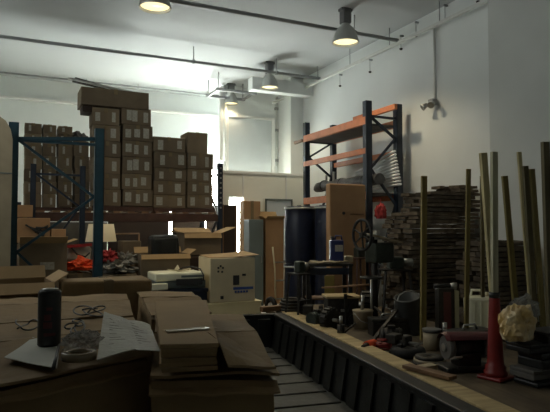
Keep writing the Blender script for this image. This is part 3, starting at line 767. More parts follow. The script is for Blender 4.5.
# second carton row (inside the liner, beyond)
Y4 = 3.78
x, w, z0, z1 = pxbox(62, 153, 281, 300, Y4)
carton('long low carton in the row behind, left of the white printer', (x, Y4+.17, zf), .0, w, .32, z1-zf, 'card_fore', tape=True, warp=.012)
x, w, z0, z1 = pxbox(-25, 52, 284, 300, Y4)
carton('open carton with a raised flap at the left edge below the blue post', (x, Y4+.2, zf), .08, w, .38, z1-zf, 'card_fore', tape=False, flaps=[('back', .9, .1), ('right', .55, .1), ('front', -.7, .09)], warp=.012)
x, w, z0, z1 = pxbox(-15, 43, 291, 306, 2.95)
# things on the near carton
c = [G(4, 359, ZF+.03), G(57, 370, ZF+.03), G(60, 347, ZF+.03), G(33, 339, ZF+.03)]
solo('paper_sheet', MB().sheet(*c, .002, 8, 8, lambda u, v, p: .004+.005*noise.noise(p*6)), 'paper', 'white paper sheet lying under the black spray can', 'paper')
pc = G(49, 345, ZF+.036)
t = thing('spray_can', 'black spray can with faded red print standing on the white paper', 'spray can', (pc.x, pc.y, pc.z))
MB().lathe([(0, 0), (.034, 0), (.037, .004), (.0365, .01), (.0365, .172), (.034, .18), (.03, .182), (0, .182)], 28).build('can', 'black_plastic', t)
MB().lathe([(.0, .182), (.027, .182), (.028, .186), (.0, .188)], 20).build('cap', 'steel', t)
a0 = -2.1
b = MB()
for k, (z0, z1, a, bb) in enumerate([(.085, .105, -.5, .1), (.06, .08, -.55, .2), (.118, .128, -.3, .2), (.035, .045, -.5, .5)]):
    vs = []
    n = 6
    for i in range(n+1):
        th = a0+.5+a+(bb-a)*i/n
        vs.append((b.bm.verts.new((.0373*math.cos(th), .0373*math.sin(th), z0)), b.bm.verts.new((.0373*math.cos(th), .0373*math.sin(th), z1))))
    for p, q in zip(vs, vs[1:]): b.bm.faces.new((p[0], q[0], q[1], p[1]))
b.build('print', 'maroon', t)
solo('marker_pen', MB().cyl(G(53.5, 368, ZF+.047), G(59, 345, ZF+.047), .0055, .0045, 10), 'black_plastic', 'thin black pen beside the spray can on the paper edge', 'pen')
def squiggle(px, py, rx, ry, z, n=60, turns=2.3, seed=0):
    rr = random.Random(seed); pts = []
    ph = rr.random()*6
    for i in range(n):
        a = i/n*turns*2*PI+ph
        k = .6+.4*math.sin(i*.37+seed)
        pts.append(G(px+rx*k*math.cos(a)+4*math.sin(i*.21), py+ry*k*math.sin(a)+2*math.cos(i*.33), z+.006+.008*math.sin(i*.5+seed)))
    return pts
solo('black_cable', MB().tube(squiggle(76, 325, 15, 8, ZF+.04, seed=1), .0035, 6), 'black_plastic', 'tangled black cable right of the spray can', 'cable')
solo('black_cable', MB().tube(squiggle(90, 311, 13, 5, ZF+.045, seed=5), .0035, 6), 'black_plastic', 'black cable loop lying behind the bubble wrap', 'cable')
solo('black_cable', MB().tube(squiggle(26, 325, 12, 6, ZF+.045, turns=1.2, n=30, seed=9), .003, 6), 'black_plastic', 'short black cable left of the spray can', 'cable')
q = G(82, 342, ZF+.06)
solo('bubble_wrap', MB().blob((0, 0, 0), (.058, .065, .032), .28, 2.6, 5, 4), 'bubble', 'crumpled clear bubble wrap between spray can and envelopes', 'bubble wrap', q)
q = G(79, 359, ZF+.045)
solo('tape_roll', MB().lathe([(.032, 0), (.048, 0), (.049, .012), (.048, .022), (.032, .022), (.031, .012), (.032, 0)], 28), 'tape', 'brown tape roll lying flat below the bubble wrap', 'tape roll', q)
for (c, lab, z) in [([(97, 362), (136, 352), (124, 320), (104, 313)], 'left translucent envelope with printed lines on the near carton', ZF+.05),
                 ([(134, 353), (160, 353), (150, 328), (120, 319)], 'right pale envelope with printed lines overhanging the near carton', ZF+.045)]:
    c = [G(x, y, z) for x, y in c]
    t = thing('envelope', lab, 'envelope', c[0]); o = c[0].copy()
    ff = lambda u, v, p: .003+.013*abs(noise.noise(p*7))
    MB().sheet(*[p-o for p in c], .003, 14, 14, lambda u, v, p: ff(u, v, p+o)).build('pouch', 'envelope', t)
    b = MB()
    for r in range(9):
        v = .18+.075*r
        def q(u): 
            p = c[0]*(1-u)*(1-v)+c[1]*u*(1-v)+c[2]*u*v+c[3]*(1-u)*v
            return p-o+Vector((0, 0, ff(u, v, p)+.0045))
        b.bar(q(.3), q(.3+.12*((r*7) % 4+1)), .003, .0008)
    k = b.build('printed_lines', 'grey_cloth', t); k['kind'] = 'stuff'
# ------------------------------------------------------------------ left middle distance
YD1 = 7.35
# cream panel at left edge
X1 = V(11.5, 200, 6.6).x; zt = V(6, 116, 6.6).z
t = thing('door_leaf', 'cream door leaf with rounded top standing at the left edge by the blue post', 'door leaf', (X1, 6.6, 0))
b = MB(); prof = [(-.9, 0), (0, 0), (0, zt-.25), (-.02, zt-.14), (-.07, zt-.05), (-.14, zt), (-.9, zt)]
bm2 = b.bm
A = [bm2.verts.new((x, 0, z)) for x, z in prof]; B = [bm2.verts.new((x, .045, z)) for x, z in prof]
for i in range(len(prof)): bm2.faces.new((A[i], A[(i+1) % len(prof)], B[(i+1) % len(prof)], B[i]))
bm2.faces.new(A); bm2.faces.new(B[::-1]); b.build('panel', 'cream_dark', t)
MB().box(-.9, 0.002, -.008, -.001, V(6, 173, 6.6).z-.008, V(6, 173, 6.6).z+.004).build('groove_strip', 'cabinet_grey', t)
def stack_box(label, x0, x1, yt, yb, Y, d, m='card', **kw):
    x, w, z0, z1 = pxbox(x0, x1, yt, yb, Y)
    return carton(label, (x, Y+d/2, z0), kw.pop('rz', 0), w, d, z1-z0, m, **kw)
def support(x0, x1, y, Y, d, m, label, name='carton'):
    x, w, z0, z1 = pxbox(x0, x1, y, 300, Y)
    return carton(label, (x, Y+d/2, 0), 0, w, d, z1-.004, m, name=name)
stack_box('big brown carton with a pale label behind the blue frame brace', 19, 67, 243, 291, YD1, .5, labels=[(.08, .52, .16, .09)], tape=False, flaps=[('front', .9, .1), ('back', .5, .12), ('right', .35, .13)])
support(19, 67, 291, YD1, .5, 'card', 'carton at floor level under the big labelled carton')
stack_box('carton with a black scribbled mark above the big labelled carton', 17, 50, 218, 243, 8.2, .35, 'card_orange', tape=False)
x, w, z0, z1 = pxbox(17, 50, 218, 243, 8.2)
pts = [(x-w/2+w*(.25+.7*abs(math.sin(i*.9))), 8.189, z0+.07+(z1-z0-.16)*abs(math.cos(i*1.37))) for i in range(16)]
solo('black_strap', MB().tube(pts, .012, 6), 'ink', 'tangled black strap hanging on the carton behind the big labelled carton', 'strap')
stack_box('narrow pale carton right of the one with the black strap', 51, 66, 229, 243, 8.2, .3, 'card_orange', tape=False)
support(17, 66, 243.5, 8.2, .4, 'card', 'tall hidden carton under the strapped one, behind the first row')
stack_box('carton low at the far left edge of the shelf bay under the stack', 15, 33, 205, 217, 9.0, .2, 'card_orange', tape=False)
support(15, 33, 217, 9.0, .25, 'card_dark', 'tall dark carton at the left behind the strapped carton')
# lamp with cream shade
q = V(101, 240, 7.9)
t = thing('table_lamp', 'lamp with a cream tapered shade behind the second blue post', 'lamp', (q.x, q.y, 0))
zt = V(101, 224, 7.9).z
MB().lathe([(.205, q.z-.02), (.165, zt), (.16, zt), (.2, q.z-.02)], 28, cap=False).build('lamp_shade', 'shade', t)
MB().cyl((0, 0, .03), (0, 0, zt-.02), .012, n=10).build('pole', 'steel', t)
MB().lathe([(0, 0), (.13, 0), (.13, .02), (.02, .035), (0, .035)], 20).build('base', 'iron', t)
MB().bar((-.165, 0, zt-.015), (.165, 0, zt-.015), .008, .008).build('spider', 'steel', t)
a = V(114, 234, 8.0); b_ = V(139, 233.5, 8.3)
solo('curtain_rod', MB().cyl(a, b_, .012, n=8).cyl(b_, (b_.x, b_.y, 0), .012, n=8), 'wood_brown', 'thin brown rod reaching right from the lampshade with an upright end', 'rod')
# bag, garment, clothes
support(68, 92, 273, 7.5, .4, 'card', 'carton holding the orange cloth between the blue posts')
x, w, z0, z1 = pxbox(70, 92, 262, 273, 7.5)
solo('orange_cloth', MB().blob((0, 0, .06), (.16, .14, .085), .5, 2.6, 2, 4), 'orange_cloth', 'bright orange red bundle of cloth left of the second blue post', 'cloth', (x, 7.66, z0+.02))
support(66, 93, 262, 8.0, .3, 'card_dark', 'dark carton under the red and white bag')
x, w, z0, z1 = pxbox(66, 92, 243, 262, 8.0)
t = thing('shopping_bag', 'red and white bag lying above the orange cloth', 'bag', (x, 8.15, z0))
b = MB().box(-w/2, w/2, -.1, .1, 0, .2, bev=.03); bmesh.ops.subdivide_edges(b.bm, edges=b.bm.edges[:], cuts=2); b.rough(.03, 5); 
for v in b.bm.verts: v.co.z = max(0, v.co.z)
b.build('bag_body', 'paper', t)
MB().bar((-w*.48, -.12, .21), (w*.5, -.1, .23), .05, .04).build('red_trim', 'red_cloth', t)
MB().tube([(-.1, -.11, .2), (-.02, -.16, .1), (.08, -.16, .07), (.14, -.12, .12)], .012, 6).build('handle', 'ink', t)
support(102, 137, 274, 7.25, .4, 'card', 'carton under the heap of grey clothes')
x, w, z0, z1 = pxbox(103, 137, 256, 274, 7.25)
for i, (dx, dz, r, m_, lab) in enumerate([(-.02, .07, (.19, .15, .1), 'grey_cloth', 'grey cloth heap right of the second blue post'), (.1, .16, (.11, .1, .08), 'grey_cloth', 'small light grey cloth lying on top of the grey heap'), (-.12, .2, (.1, .09, .08), 'red_cloth', 'dull red cloth on the left of the grey heap')]):
    solo('cloth', MB().blob((0, 0, 0), r, .8, 3, i*3+1, 4), m_, lab, 'cloth', (x+dx, 7.42, z0+dz))
stack_box('plain carton standing between the grey heap and the open carton', 122, 141, 241, 274, 7.8, .35, 'card', tape=False)
support(122, 141, 274, 7.8, .35, 'card', 'carton under the plain one behind the grey heap')
support(139, 206, 276, 7.2, .45, 'card', 'wide carton under the open carton behind the printer')
stack_box('open wide carton with dark contents behind the white printer', 141, 190, 254, 276, 7.2, .42, 'card', tape=False, flaps=[('back', .9, .1), ('front', -1.1, .07), ('right', .6, .1)])
x, w, z0, z1 = pxbox(148, 176, 238, 256, 7.5)
b = MB().box(-w/2, w/2, -.12, .12, 0, z1-z0+.2, bev=.05); bmesh.ops.subdivide_edges(b.bm, edges=b.bm.edges[:], cuts=2); b.rough(.02, 6)
solo('dark_bag', b, 'black_plastic', 'dark bag standing upright inside the open wide carton', 'bag', (x, 7.42, z0-.16))
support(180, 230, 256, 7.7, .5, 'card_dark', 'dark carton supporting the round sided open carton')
x, w, z0, z1 = pxbox(185, 222, 233, 255, 7.7)
t = carton('open carton with two wide spread flaps left of the bright doorway', (x, 7.95, z0), 0, w, .42, z1-z0, 'card', tape=False, flaps=[('right', .35, .26), ('left', .2, .13), ('back', .35, .2), ('front', -1.1, .08)])
# ------------------------------------------------------------------ printer, monitor carton, slab
Y5 = 6.6
x, w, z0, z1 = pxbox(205, 262, 317, 345, Y5)
t = thing('storage_crate', 'dark crate on the floor under the cream slab', 'crate', (x, Y5+.28, 0))
MB().box(-w/2, w/2, -.26, .26, 0, z0*0+V(230, 318, Y5).z-.004, bev=.01).build('body', 'iron', t)
MB().box(-w/2+.1, -w/2+.25, -.27, -.262, .2, .24).build('handle', 'black_plastic', t)
x, w, z0, z1 = pxbox(205, 262, 302, 318, Y5)
t = thing('cream_slab_carton', 'flat cream carton under the monitor carton beside the far liner end', 'carton', (x, Y5+.28, z0))
MB().box(-w/2, w/2, -.26, .26, 0, z1-z0-.03, bev=.006).build('body', 'cream_bright', t)
MB().box(-w/2-.006, w/2+.006, -.266, .266, z1-z0-.03, z1-z0-.003, bev=.004).build('lid', 'cream_bright', t)
x0_, w_, z0, z1 = pxbox(211, 256, 258, 302, Y5)
H = z1-z0; w = w_
t = thing('monitor_carton', 'tall cream printed monitor carton with a worn open top', 'carton', (x0_, Y5+.27, z0))
MB().box(-w/2, w/2, -.24, .24, 0, H, bev=.008).rough(.005, 4).build('body', 'cream_card', t)
MB().box(-.002, .08, -.252, -.246, H*.38, H*.6).build('dark_print', 'ink', t)
MB().box(-.06*0+.0, w*.45, -.2505, -.2465, H*.27, H*.33).build('blue_print', 'blue_ink', t)
for k in range(5):
    MB().box(.02+k*.038, .045+k*.038, -.252, -.2465, H*.20, H*.245).build('blue_print', 'blue_ink', t)
MB().box(.12, .17, -.252, -.2465, H*.58, H*.63).build('dark_print', 'ink', t)
for dx, dz in [(-.2, .78), (-.17, .82), (-.14, .78), (-.2, .7), (-.15, .69)]:
    MB().box(dx-.01, dx+.012, -.252, -.2465, H*dz-.012, H*dz+.012).build('mark', 'ink', t)
MB().box(-.17, -.13, -.252, -.2465, .04, .08).build('mark', 'ink', t)
MB().slab([(-w/2, -.2, H+.003), (w*.2, -.24, H+.003), (w*.3, .1, H+.05), (-w/2, .2, H+.02)], .006).build('flap', 'card_inner', t)
MB().slab([(w*.05, -.24, H+.006), (w/2+.05, -.26, H+.03), (w/2+.03, .22, H+.06), (w*.1, .22, H+.03)], .006).build('flap', 'card_inner', t)
# dark box pair & printer
x, w, z0, z1 = pxbox(158, 208, 289, 345, Y5)
t = thing('storage_crate', 'dark blue black crate under the white printer', 'crate', (x, Y5+.27, 0))
MB().box(-w/2, w/2, -.25, .25, 0, z1-.004, bev=.015).build('body', 'dark_blue', t)
MB().box(-w/2-.01, w/2+.01, -.26, .26, z1-.05, z1-.006, bev=.008).build('rim', 'dark_blue', t)
x, w, z0, z1 = pxbox(156, 207, 271, 289, Y5)
H = z1-z0
t = thing('printer', 'off white flat printer with a dark slot, lying left of the monitor carton', 'printer', (x, Y5+.25, z0))
b = MB().box(-w/2, w/2, -.2, .22, 0, H*.45, bev=.012).build('base', 'cabinet_grey', t)
MB().box(-w/2, w/2-.02, -.22, .22, H*.45, H*.9, bev=.02).build('lid', 'offwhite_plastic', t)
MB().box(-w*.1, w*.42, -.235, -.19, H*.2, H*.55, bev=.004).build('output_slot', 'ink', t)
MB().box(-w/2-.05, -w/2+.14, -.27, -.2, .0, H*.35, bev=.008).build('tray', 'offwhite_plastic', t)
MB().box(w*.0, w*.45, -.224, -.219, H*.62, H*.74).build('control_strip', 'cabinet_grey', t)
q = Vector((x+.03, Y5+.2, z0+H*.9+.003))
b = MB()
for k in range(5):
    a = k*2*PI/5+.3; b.slab([(.02*math.cos(a-.8), .02*math.sin(a-.8), .0), (.16*math.cos(a), .1*math.sin(a), .02+.05*(k == 1)), (.15*math.cos(a+.25), .1*math.sin(a+.25), .02), (.02*math.cos(a+.8), .02*math.sin(a+.8), 0)], .012)
solo('foam_star', b, 'cream', 'cream star shaped packing piece lying on the white printer', 'packing piece', q)
solo('grey_cable', MB().tube([(0, 0, .005), (.08, .02, .04), (.16, -.05, .05), (.24, -.16, .03), (.26, -.24, -.05), (.25, -.25, -.11)], .008, 6), 'black_plastic', 'dark cable arching over the right of the white printer', 'cable', (x+.0, Y5+.2, z0+H*.9+.01))
# ------------------------------------------------------------------ work platform tools
def on(px, py, z=PZ): q = G(px, py, z); return q
RX = -math.radians(20)
# coil and bar at the far end of the liner
q = on(297, 312, .0+.47)
t = thing('cable_coil', 'dark coil of thick cable at the far right liner corner', 'coil', (q.x+.05, q.y+.25, PZ))
for k in range(5): MB().ring((0.005*k, 0, .03+.035*k), .17-.01*k, .018, 'z').build('loop', 'iron', t)
a = G(262, 309, .50)
solo('short_beam', MB().box(0, .42, -.04, .04, 0, .06, bev=.004), 'wood_brown', 'short dark beam lying across the far liner end', 'beam', (a.x, a.y+.02, zr+.013), .12)
# bench with blue can
bp = on(326, 313)
zb = V(326, 263, bp.y).z
t = thing('metal_bench', 'old dark metal bench carrying the blue canister', 'bench', (bp.x, bp.y, PZ), RX); bench = t
hb = zb-PZ
MB().box(-.28, .30, -.2, .2, hb-.03, hb).build('top', 'iron', t)
for x in (-.25, .27):
    for y in (-.17, .17): MB().box(x-.022, x+.022, y-.022, y+.022, 0, hb-.03).build('leg', 'iron', t)
MB().box(-.25, .27, -.19, -.17, hb-.13, hb-.05).build('apron', 'dark_blue', t)
MB().box(-.24, .26, -.15, .15, .18, .2).build('shelf', 'wood_brown', t)
x, w, z0, z1 = pxbox(332, 345, 236, 257, bp.y-.05)
cx, cy = x, bp.y+.0
t = thing('blue_canister', 'small dark blue canister with a pale label beside the brown board carton', 'canister', (cx, cy, zb+.002), RX)
hc = z1-zb
MB().box(-.085, .085, -.06, .06, 0, hc*.85, bev=.02).build('body', 'jerry_blue', t)
MB().cyl((-.05, 0, hc*.85), (-.05, 0, hc*.98), .022, n=12).build('cap', 'black_plastic', t)
MB().tube([(-.02, 0, hc*.84), (-.01, 0, hc), (.06, 0, hc), (.07, 0, hc*.84)], .012, 8).build('handle', 'jerry_blue', t)
MB().box(-.03, .07, -.066, -.061, hc*.42, hc*.66).build('label', 'paper_label', t)
solo('cream_block', MB().box(-.05, .05, -.05, .05, 0, .08, bev=.008), 'cream', 'small cream block on the metal bench right of the blue canister', 'block', (cx+.19, cy+.02, zb+.002), RX)
pp = [(.26*math.cos(i*.9)*(.6+.4*math.sin(i*.7)), .12*math.sin(i*1.3), hb+.01+.012*(i % 2)) for i in range(26)]
o = solo('hose_tangle', MB().tube(pp, .012, 6), 'cream_dark', 'tangle of dull yellow hose along the metal bench top', 'hose', (bp.x, bp.y-.08, PZ), RX)
MB().box(-.05, .07, -.20, -.175, .0, hb-.14, bev=.004).build('front_panel', 'yellow_dull', bench)['label'] = 'dull yellow panel'
# wooden tool box with pale top
q = on(341, 325)
t = thing('tool_chest', 'squat dark tool chest with a pale wooden lid left of the cream pail', 'chest', (q.x*(1+.1/q.y), q.y+.1, PZ), RX)
hh = V(346, 298, q.y).z-PZ
MB().box(-.17, .17, -.13, .13, 0, hh, bev=.01).build('body', 'iron', t)
MB().box(-.19, .19, -.15, .15, hh, hh+.025, bev=.005).build('lid', 'plank', t)
MB().box(-.03, .03, -.14, -.131, hh*.5, hh*.6).build('latch', 'steel', t)
for x in (-.12, .1): MB().cyl((x, -.135, .07), (x, -.16, .07), .045, n=14).build('knob', 'rubber', t)
# pail
q = on(363, 330)
t = thing('cream_pail', 'small round cream pail standing among the machines', 'pail', (q.x*(1+.1/q.y), q.y+.1, PZ))
MB().lathe([(0, 0), (.092, 0), (.105, .17), (.11, .175), (.11, .19), (.0, .192)], 24).build('body', 'cream_dark', t)
MB().tube([(-.108, 0, .16), (-.08, -.08, .09), (0, -.12, .06), (.08, -.08, .09), (.108, 0, .16)], .004, 6).build('handle', 'steel', t)
MB().cyl((-.01, 0, .19), (.0, .0, .34), .017, n=10).build('spout', 'steel', t)
# drill machine with hand wheel and table
q = on(375, 331)
t = thing('drilling_machine', 'old column machine with a large spoked hand wheel and small tilted table', 'machine', (q.x*(1+.35/q.y), q.y+.35, PZ), .03)
yy = q.y+.3
zw = V(361, 235, yy).z-PZ; ztb = V(380, 241, yy).z-PZ
MB().box(-.17, .17, -.14, .16, 0, .06, bev=.015).build('base', 'iron', t)
MB().cyl((0, 0, .06), (0, 0, ztb+.06), .035, n=14).build('column', 'iron', t)
MB().box(-.06, .2, -.1, .1, ztb-.24, ztb-.02, bev=.02).build('motor_housing', 'iron_green', t)
MB().slab([(-.12, -.12, ztb+.06), (.27, -.16, ztb-.03), (.27, .1, ztb-.01), (-.12, .12, ztb+.08)], .02).build('table', 'cream_dark', t)
wh = MB().ring((-.20, -.05, zw), .165, .016, 'x', 32); wh.build('hand_wheel', 'rubber', t)
sp = MB()
for k in range(3):
    a = k*PI/3+.4; sp.bar((-.2, -.05+.155*math.cos(a), zw+.155*math.sin(a)), (-.2, -.05-.155*math.cos(a), zw-.155*math.sin(a)), .014, .014, up=(1, 0, 0))
sp.cyl((-.22, -.05, zw), (-.16, -.05, zw), .03, n=12); sp.build('spokes', 'iron', t)
MB().cyl((-.2, -.05, zw), (.02, -.05, zw), .014, n=8).box(-.02, .03, -.07, .03, zw-.05, zw+.05).build('axle', 'steel', t)
MB().ring((-.12, -.1, .52), .11, .014, 'z', 24).build('guide_ring', 'iron', t)
for a in (0, 2.1, 4.2): MB().cyl((-.12, -.1, .52), (-.12+.1*math.cos(a), -.1+.1*math.sin(a), .52), .006, n=6).build('ring_spoke', 'iron', t)
MB().cyl((-.12, -.1, .06), (-.12, -.1, .52), .014, n=8).build('screw', 'steel', t)
# red net bag hanging on rack post
q = W(382, 222, XF-.1)
t = thing('red_net_bag', 'red net bag hung on the near blue post of the right rack', 'bag', (XF-.1, ynear-.12, q.z))
q = W(382, 214, XF-.1)
b = MB().blob((0, 0, 0), (.095, .06, .14), .25, 3, 2, 3); b.build('net', 'red_cloth', t); 
t.location.z = V(381.5, 213, ynear-.14).z
t.location.x = V(381.5, 213, ynear-.14).x
MB().tube([(0, 0, .1), (.0, .01, .22)], .006, 6).build('strap', 'red_cloth', t)
# dark scrap machines between
def motor(label, p, rz, s=1., m='iron_green'):
    t = thing('electric_motor', label, 'motor', p, rz)
    MB().cyl((-.14*s, 0, .11*s), (.12*s, 0, .11*s), .09*s, n=20).build('housing', m, t)
    for k in range(5): MB().cyl((-.12*s+.05*k*s, 0, .11*s), (-.105*s+.05*k*s, 0, .11*s), .098*s, n=20).build('fin', m, t)
    MB().cyl((.12*s, 0, .11*s), (.19*s, 0, .11*s), .015*s, n=10).build('shaft', 'steel', t)
    MB().box(-.11*s, .1*s, -.09*s, .09*s, 0, .02*s).build('foot', 'iron', t)
    MB().box(-.05*s, .04*s, -.04*s, .04*s, .19*s, .235*s, bev=.005).build('terminal_box', 'iron', t)
    return t
def place(px, py, z=PZ): q = G(px, py, z); return (q.x, q.y, z)
motor('greenish electric motor lying left of the pale lidded tool chest', place(318, 327), .3, .8)
motor('larger dark motor behind the grey bucket', place(404, 322), 1.2, 1.1, 'iron')
motor('small motor by the foot of the leaning black stick', place(392, 345), -.5, .75, 'iron')
def frame_thing(label, p, rz, w, d, h, m='iron'):
    t = thing('steel_stand', label, 'stand', p, rz)
    for x in (-w/2, w/2):
        for y in (-d/2, d/2): MB().bar((x, y, 0), (x*.7, y*.7, h), .025, .025).build('leg', m, t)
    MB().box(-w*.45, w*.45, -d*.45, d*.45, h, h+.02, bev=.004).build('top', m, t)
    MB().box(-w*.2, w*.25, -d*.25, d*.2, h+.02, h+.16, bev=.02).build('machine_head', 'iron_green', t)
    MB().cyl((w*.25, 0, h+.09), (w*.55, 0, h+.09), .05, n=14).build('pulley', 'steel', t)
    MB().bar((-w*.42, -d*.42, h*.4), (w*.42, -d*.42, h*.4), .02, .02).build('brace', m, t)
    return t
frame_thing('narrow steel stand with a machine head right of the drums', place(299, 317), .2, .22, .24, .5)
frame_thing('steel stand holding a rusty machine head behind the grey bucket', (on(400, 318).x, on(400, 318).y+.1, PZ), -.3, .4, .3, .55)
frame_thing('taller steel stand behind the pail and column machine', place(359, 303), .1, .3, .26, .62, 'rack_brown')
a, b_ = G(320, 296, .85), G(372, 286, .85)
a = V(322, 294, 5.9); b_ = V(372, 286, 5.7)
solo('wooden_rod', MB().cyl(on(322, 318)+Vector((0, 0, .35)), on(376, 322)+Vector((0, 0, .42)), .012, n=8), 'wood_brown', 'thin brown rod lying level across the machine stands', 'rod')
a = on(372, 343)+Vector((0, 0, .012)); b_ = V(399, 307, a.y+.25)
solo('black_stick', MB().bar(a, b_, .03, .02), 'iron', 'dark bar leaning diagonally left of the grey bucket', 'bar')
# grey bucket, tapering downwards, tilted
q = on(412, 336)
t = thing('grey_bucket', 'dark grey bucket with wide mouth tilted on the junk', 'bucket', (q.x*(1+.12/q.y), q.y+.12, PZ+.03), 0)
t.rotation_euler = (.12, -.25, 0)
MB().lathe([(0, 0), (.14, 0), (.15, .02), (.125, .33), (.135, .34), (.135, .355), (.12, .355), (.135, .02), (0, .02)], 28).build('shell', 'bucket_grey', t)
MB().tube([(-.132, 0, .345), (-.08, .02, .39), (0, .03, .40), (.08, .02, .39), (.132, 0, .345)], .006, 6).build('handle', 'steel', t)

# more scrap on the platform
def scrap(kind, name, label, cat, px, py, s=1., rz=0., m='iron', z=PZ):
    q = on(px, py, z); t = thing(name, label, cat, (q.x, q.y, z), rz)
    if kind == 'vice':
        MB().box(-.07*s, .07*s, -.06*s, .06*s, 0, .03*s, bev=.005).box(-.045*s, .045*s, -.05*s, .05*s, .03*s, .1*s, bev=.01).build('base', m, t)
        MB().box(-.06*s, .06*s, -.1*s, -.06*s, .09*s, .17*s, bev=.008).build('jaw', m, t); MB().box(-.06*s, .06*s, .0, .1*s, .09*s, .17*s, bev=.008).build('jaw', m, t)
        MB().cyl((0, -.2*s, .11*s), (0, .0, .11*s), .014*s, n=10).build('screw', 'steel', t); MB().cyl((-.07*s, -.19*s, .11*s), (.07*s, -.19*s, .11*s), .007*s, n=8).build('handle', 'steel', t)
    elif kind == 'toolbox':
        MB().box(-.2*s, .2*s, -.1*s, .1*s, 0, .15*s, bev=.01).build('body', m, t)
        MB().box(-.205*s, .205*s, -.105*s, .105*s, .15*s, .19*s, bev=.01).build('lid', m, t)
        MB().tube([(-.08*s, 0, .19*s), (-.06*s, 0, .23*s), (.06*s, 0, .23*s), (.08*s, 0, .19*s)], .009*s, 8).build('handle', 'steel', t)
    elif kind == 'gear':
        MB().cyl((0, -.05*s, .13*s), (0, .05*s, .13*s), .12*s, n=24).build('wheel', m, t)
        b = MB()
        for k in range(16):
            a = k*PI/8; b.bar((.115*s*math.cos(a), 0, .13*s+.115*s*math.sin(a)), (.14*s*math.cos(a), 0, .13*s+.14*s*math.sin(a)), .03*s, .08*s, up=(0, 1, 0))
        k_ = b.build('teeth', m, t); k_['kind'] = 'stuff'
        MB().cyl((0, -.12*s, .13*s), (0, .1*s, .13*s), .022*s, n=12).build('shaft', 'steel', t)
        MB().box(-.08*s, .08*s, -.045*s, .045*s, -.0, .02*s).build('foot', m, t)
    elif kind == 'jack':
        MB().box(-.08*s, .08*s, -.06*s, .06*s, 0, .025*s, bev=.004).build('base', m, t)
        MB().cyl((0, 0, .025*s), (0, 0, .16*s), .045*s, n=16).build('cylinder', m, t); MB().cyl((0, 0, .16*s), (0, 0, .26*s), .022*s, n=12).build('ram', 'steel', t)
        MB().cyl((.04*s, 0, .05*s), (.22*s, -.03*s, .16*s), .01*s, n=8).build('lever', 'iron', t)
    elif kind == 'tyre':
        MB().ring((0, 0, .05*s), .13*s, .05*s, 'z', 28, 12).build('tyre', 'rubber', t); MB().cyl((0, 0, .02*s), (0, 0, .08*s), .09*s, n=20).build('hub', m, t)
    elif kind == 'bracket':
        MB().bar((0, 0, 0), (0, .02, .38*s), .05*s, .012).build('upright', m, t); MB().bar((0, .01, .36*s), (.26*s, .0, .30*s), .05*s, .012).build('arm', m, t)
        MB().box(-.07*s, .07*s, -.06*s, .06*s, 0, .012, bev=.002).build('foot', m, t); MB().bar((0, .0, .16*s), (.15*s, .0, .32*s), .02*s, .012).build('strut', m, t)
    elif kind == 'blocks':
        MB().box(-.13*s, .13*s, -.05*s, .05*s, 0, .06*s, bev=.004).build('block', m, t)
    return t
scrap('gear', 'gear_wheel', 'dark toothed gear on its shaft at the front of the drums', 'gear', 330, 331, .9, .3)
scrap('toolbox', 'tool_box', 'dark tool box between column machine and grey bucket', 'tool box', 388, 335, .9, -.3)
scrap('vice', 'bench_vice', 'rusty vice right behind the red cord', 'vice', 399, 354, .95, .4)
scrap('jack', 'bottle_jack', 'dark bottle jack with a lever near the plank left of the pail', 'jack', 341, 338, .8, .2)
scrap('tyre', 'small_wheel', 'small rubber tyred wheel lying flat beside the red cord', 'wheel', 408, 356, .8, 0)
scrap('bracket', 'steel_bracket', 'tall steel bracket standing behind the tool chest', 'bracket', 347, 326, .9, .3)
scrap('bracket', 'steel_bracket', 'bent steel bracket left of the first tan pole', 'bracket', 420, 315, 1.4, .6)
scrap('gear', 'gear_wheel', 'gear leaning behind the cream pail', 'gear', 366, 318, 1.2, 1.0)
scrap('jack', 'bottle_jack', 'bottle jack beside the pale tin, behind the discs', 'jack', 445, 350, .9, 1.4)
scrap('blocks', 'wood_block', 'pale wood block on the deck left of the maroon cover', 'block', 424, 372, .8, .1, 'cream_dark')
scrap('toolbox', 'tool_box', 'low tool box behind the maroon grinder cover', 'tool box', 470, 352, 1.0, .0, 'black_plastic')
scrap('vice', 'bench_vice', 'heavy vice standing right of the drums on the deck edge', 'vice', 313, 322, 1.1, 1.0)
scrap('blocks', 'wood_block', 'dull wood block before the heavy vice', 'block', 322, 335, .7, .6, 'wood_brown')
scrap('jack', 'bottle_jack', 'tall bottle jack between the two steel stands', 'jack', 397, 330, 1.3, 2.)
scrap('toolbox', 'tool_box', 'greenish tool box deep behind the pail', 'tool box', 356, 318, .8, .2, 'iron_green')
scrap('toolbox', 'tool_box', 'dark box standing behind the white jerrycan', 'tool box', 497, 335, 1.0, .1, 'iron')
# red drill with cord
q = on(370, 350)
t = thing('power_drill', 'orange red power drill lying by the pale plank', 'drill', (q.x, q.y, PZ), .5)
MB().cyl((-.06, 0, .045), (.08, 0, .045), .04, .036, 16).build('motor_body', 'orange_cloth', t)
MB().cyl((-.14, 0, .045), (-.06, 0, .045), .018, .03, 12).build('chuck', 'iron', t)
MB().box(.04, .085, -.16, -.02, .02, .065, bev=.012).build('grip', 'red', t)
q2 = on(385, 352)
pts = [(.11*math.cos(i*.5)*(1-.012*i), .06*math.sin(i*.5), .015+.003*i) for i in range(34)]
o = MB().tube(pts, .008, 6).build('cord', 'red', t); o.location = Matrix.Rotation(-.5, 3, 'Z') @ (q2-q); o.location.z = 0
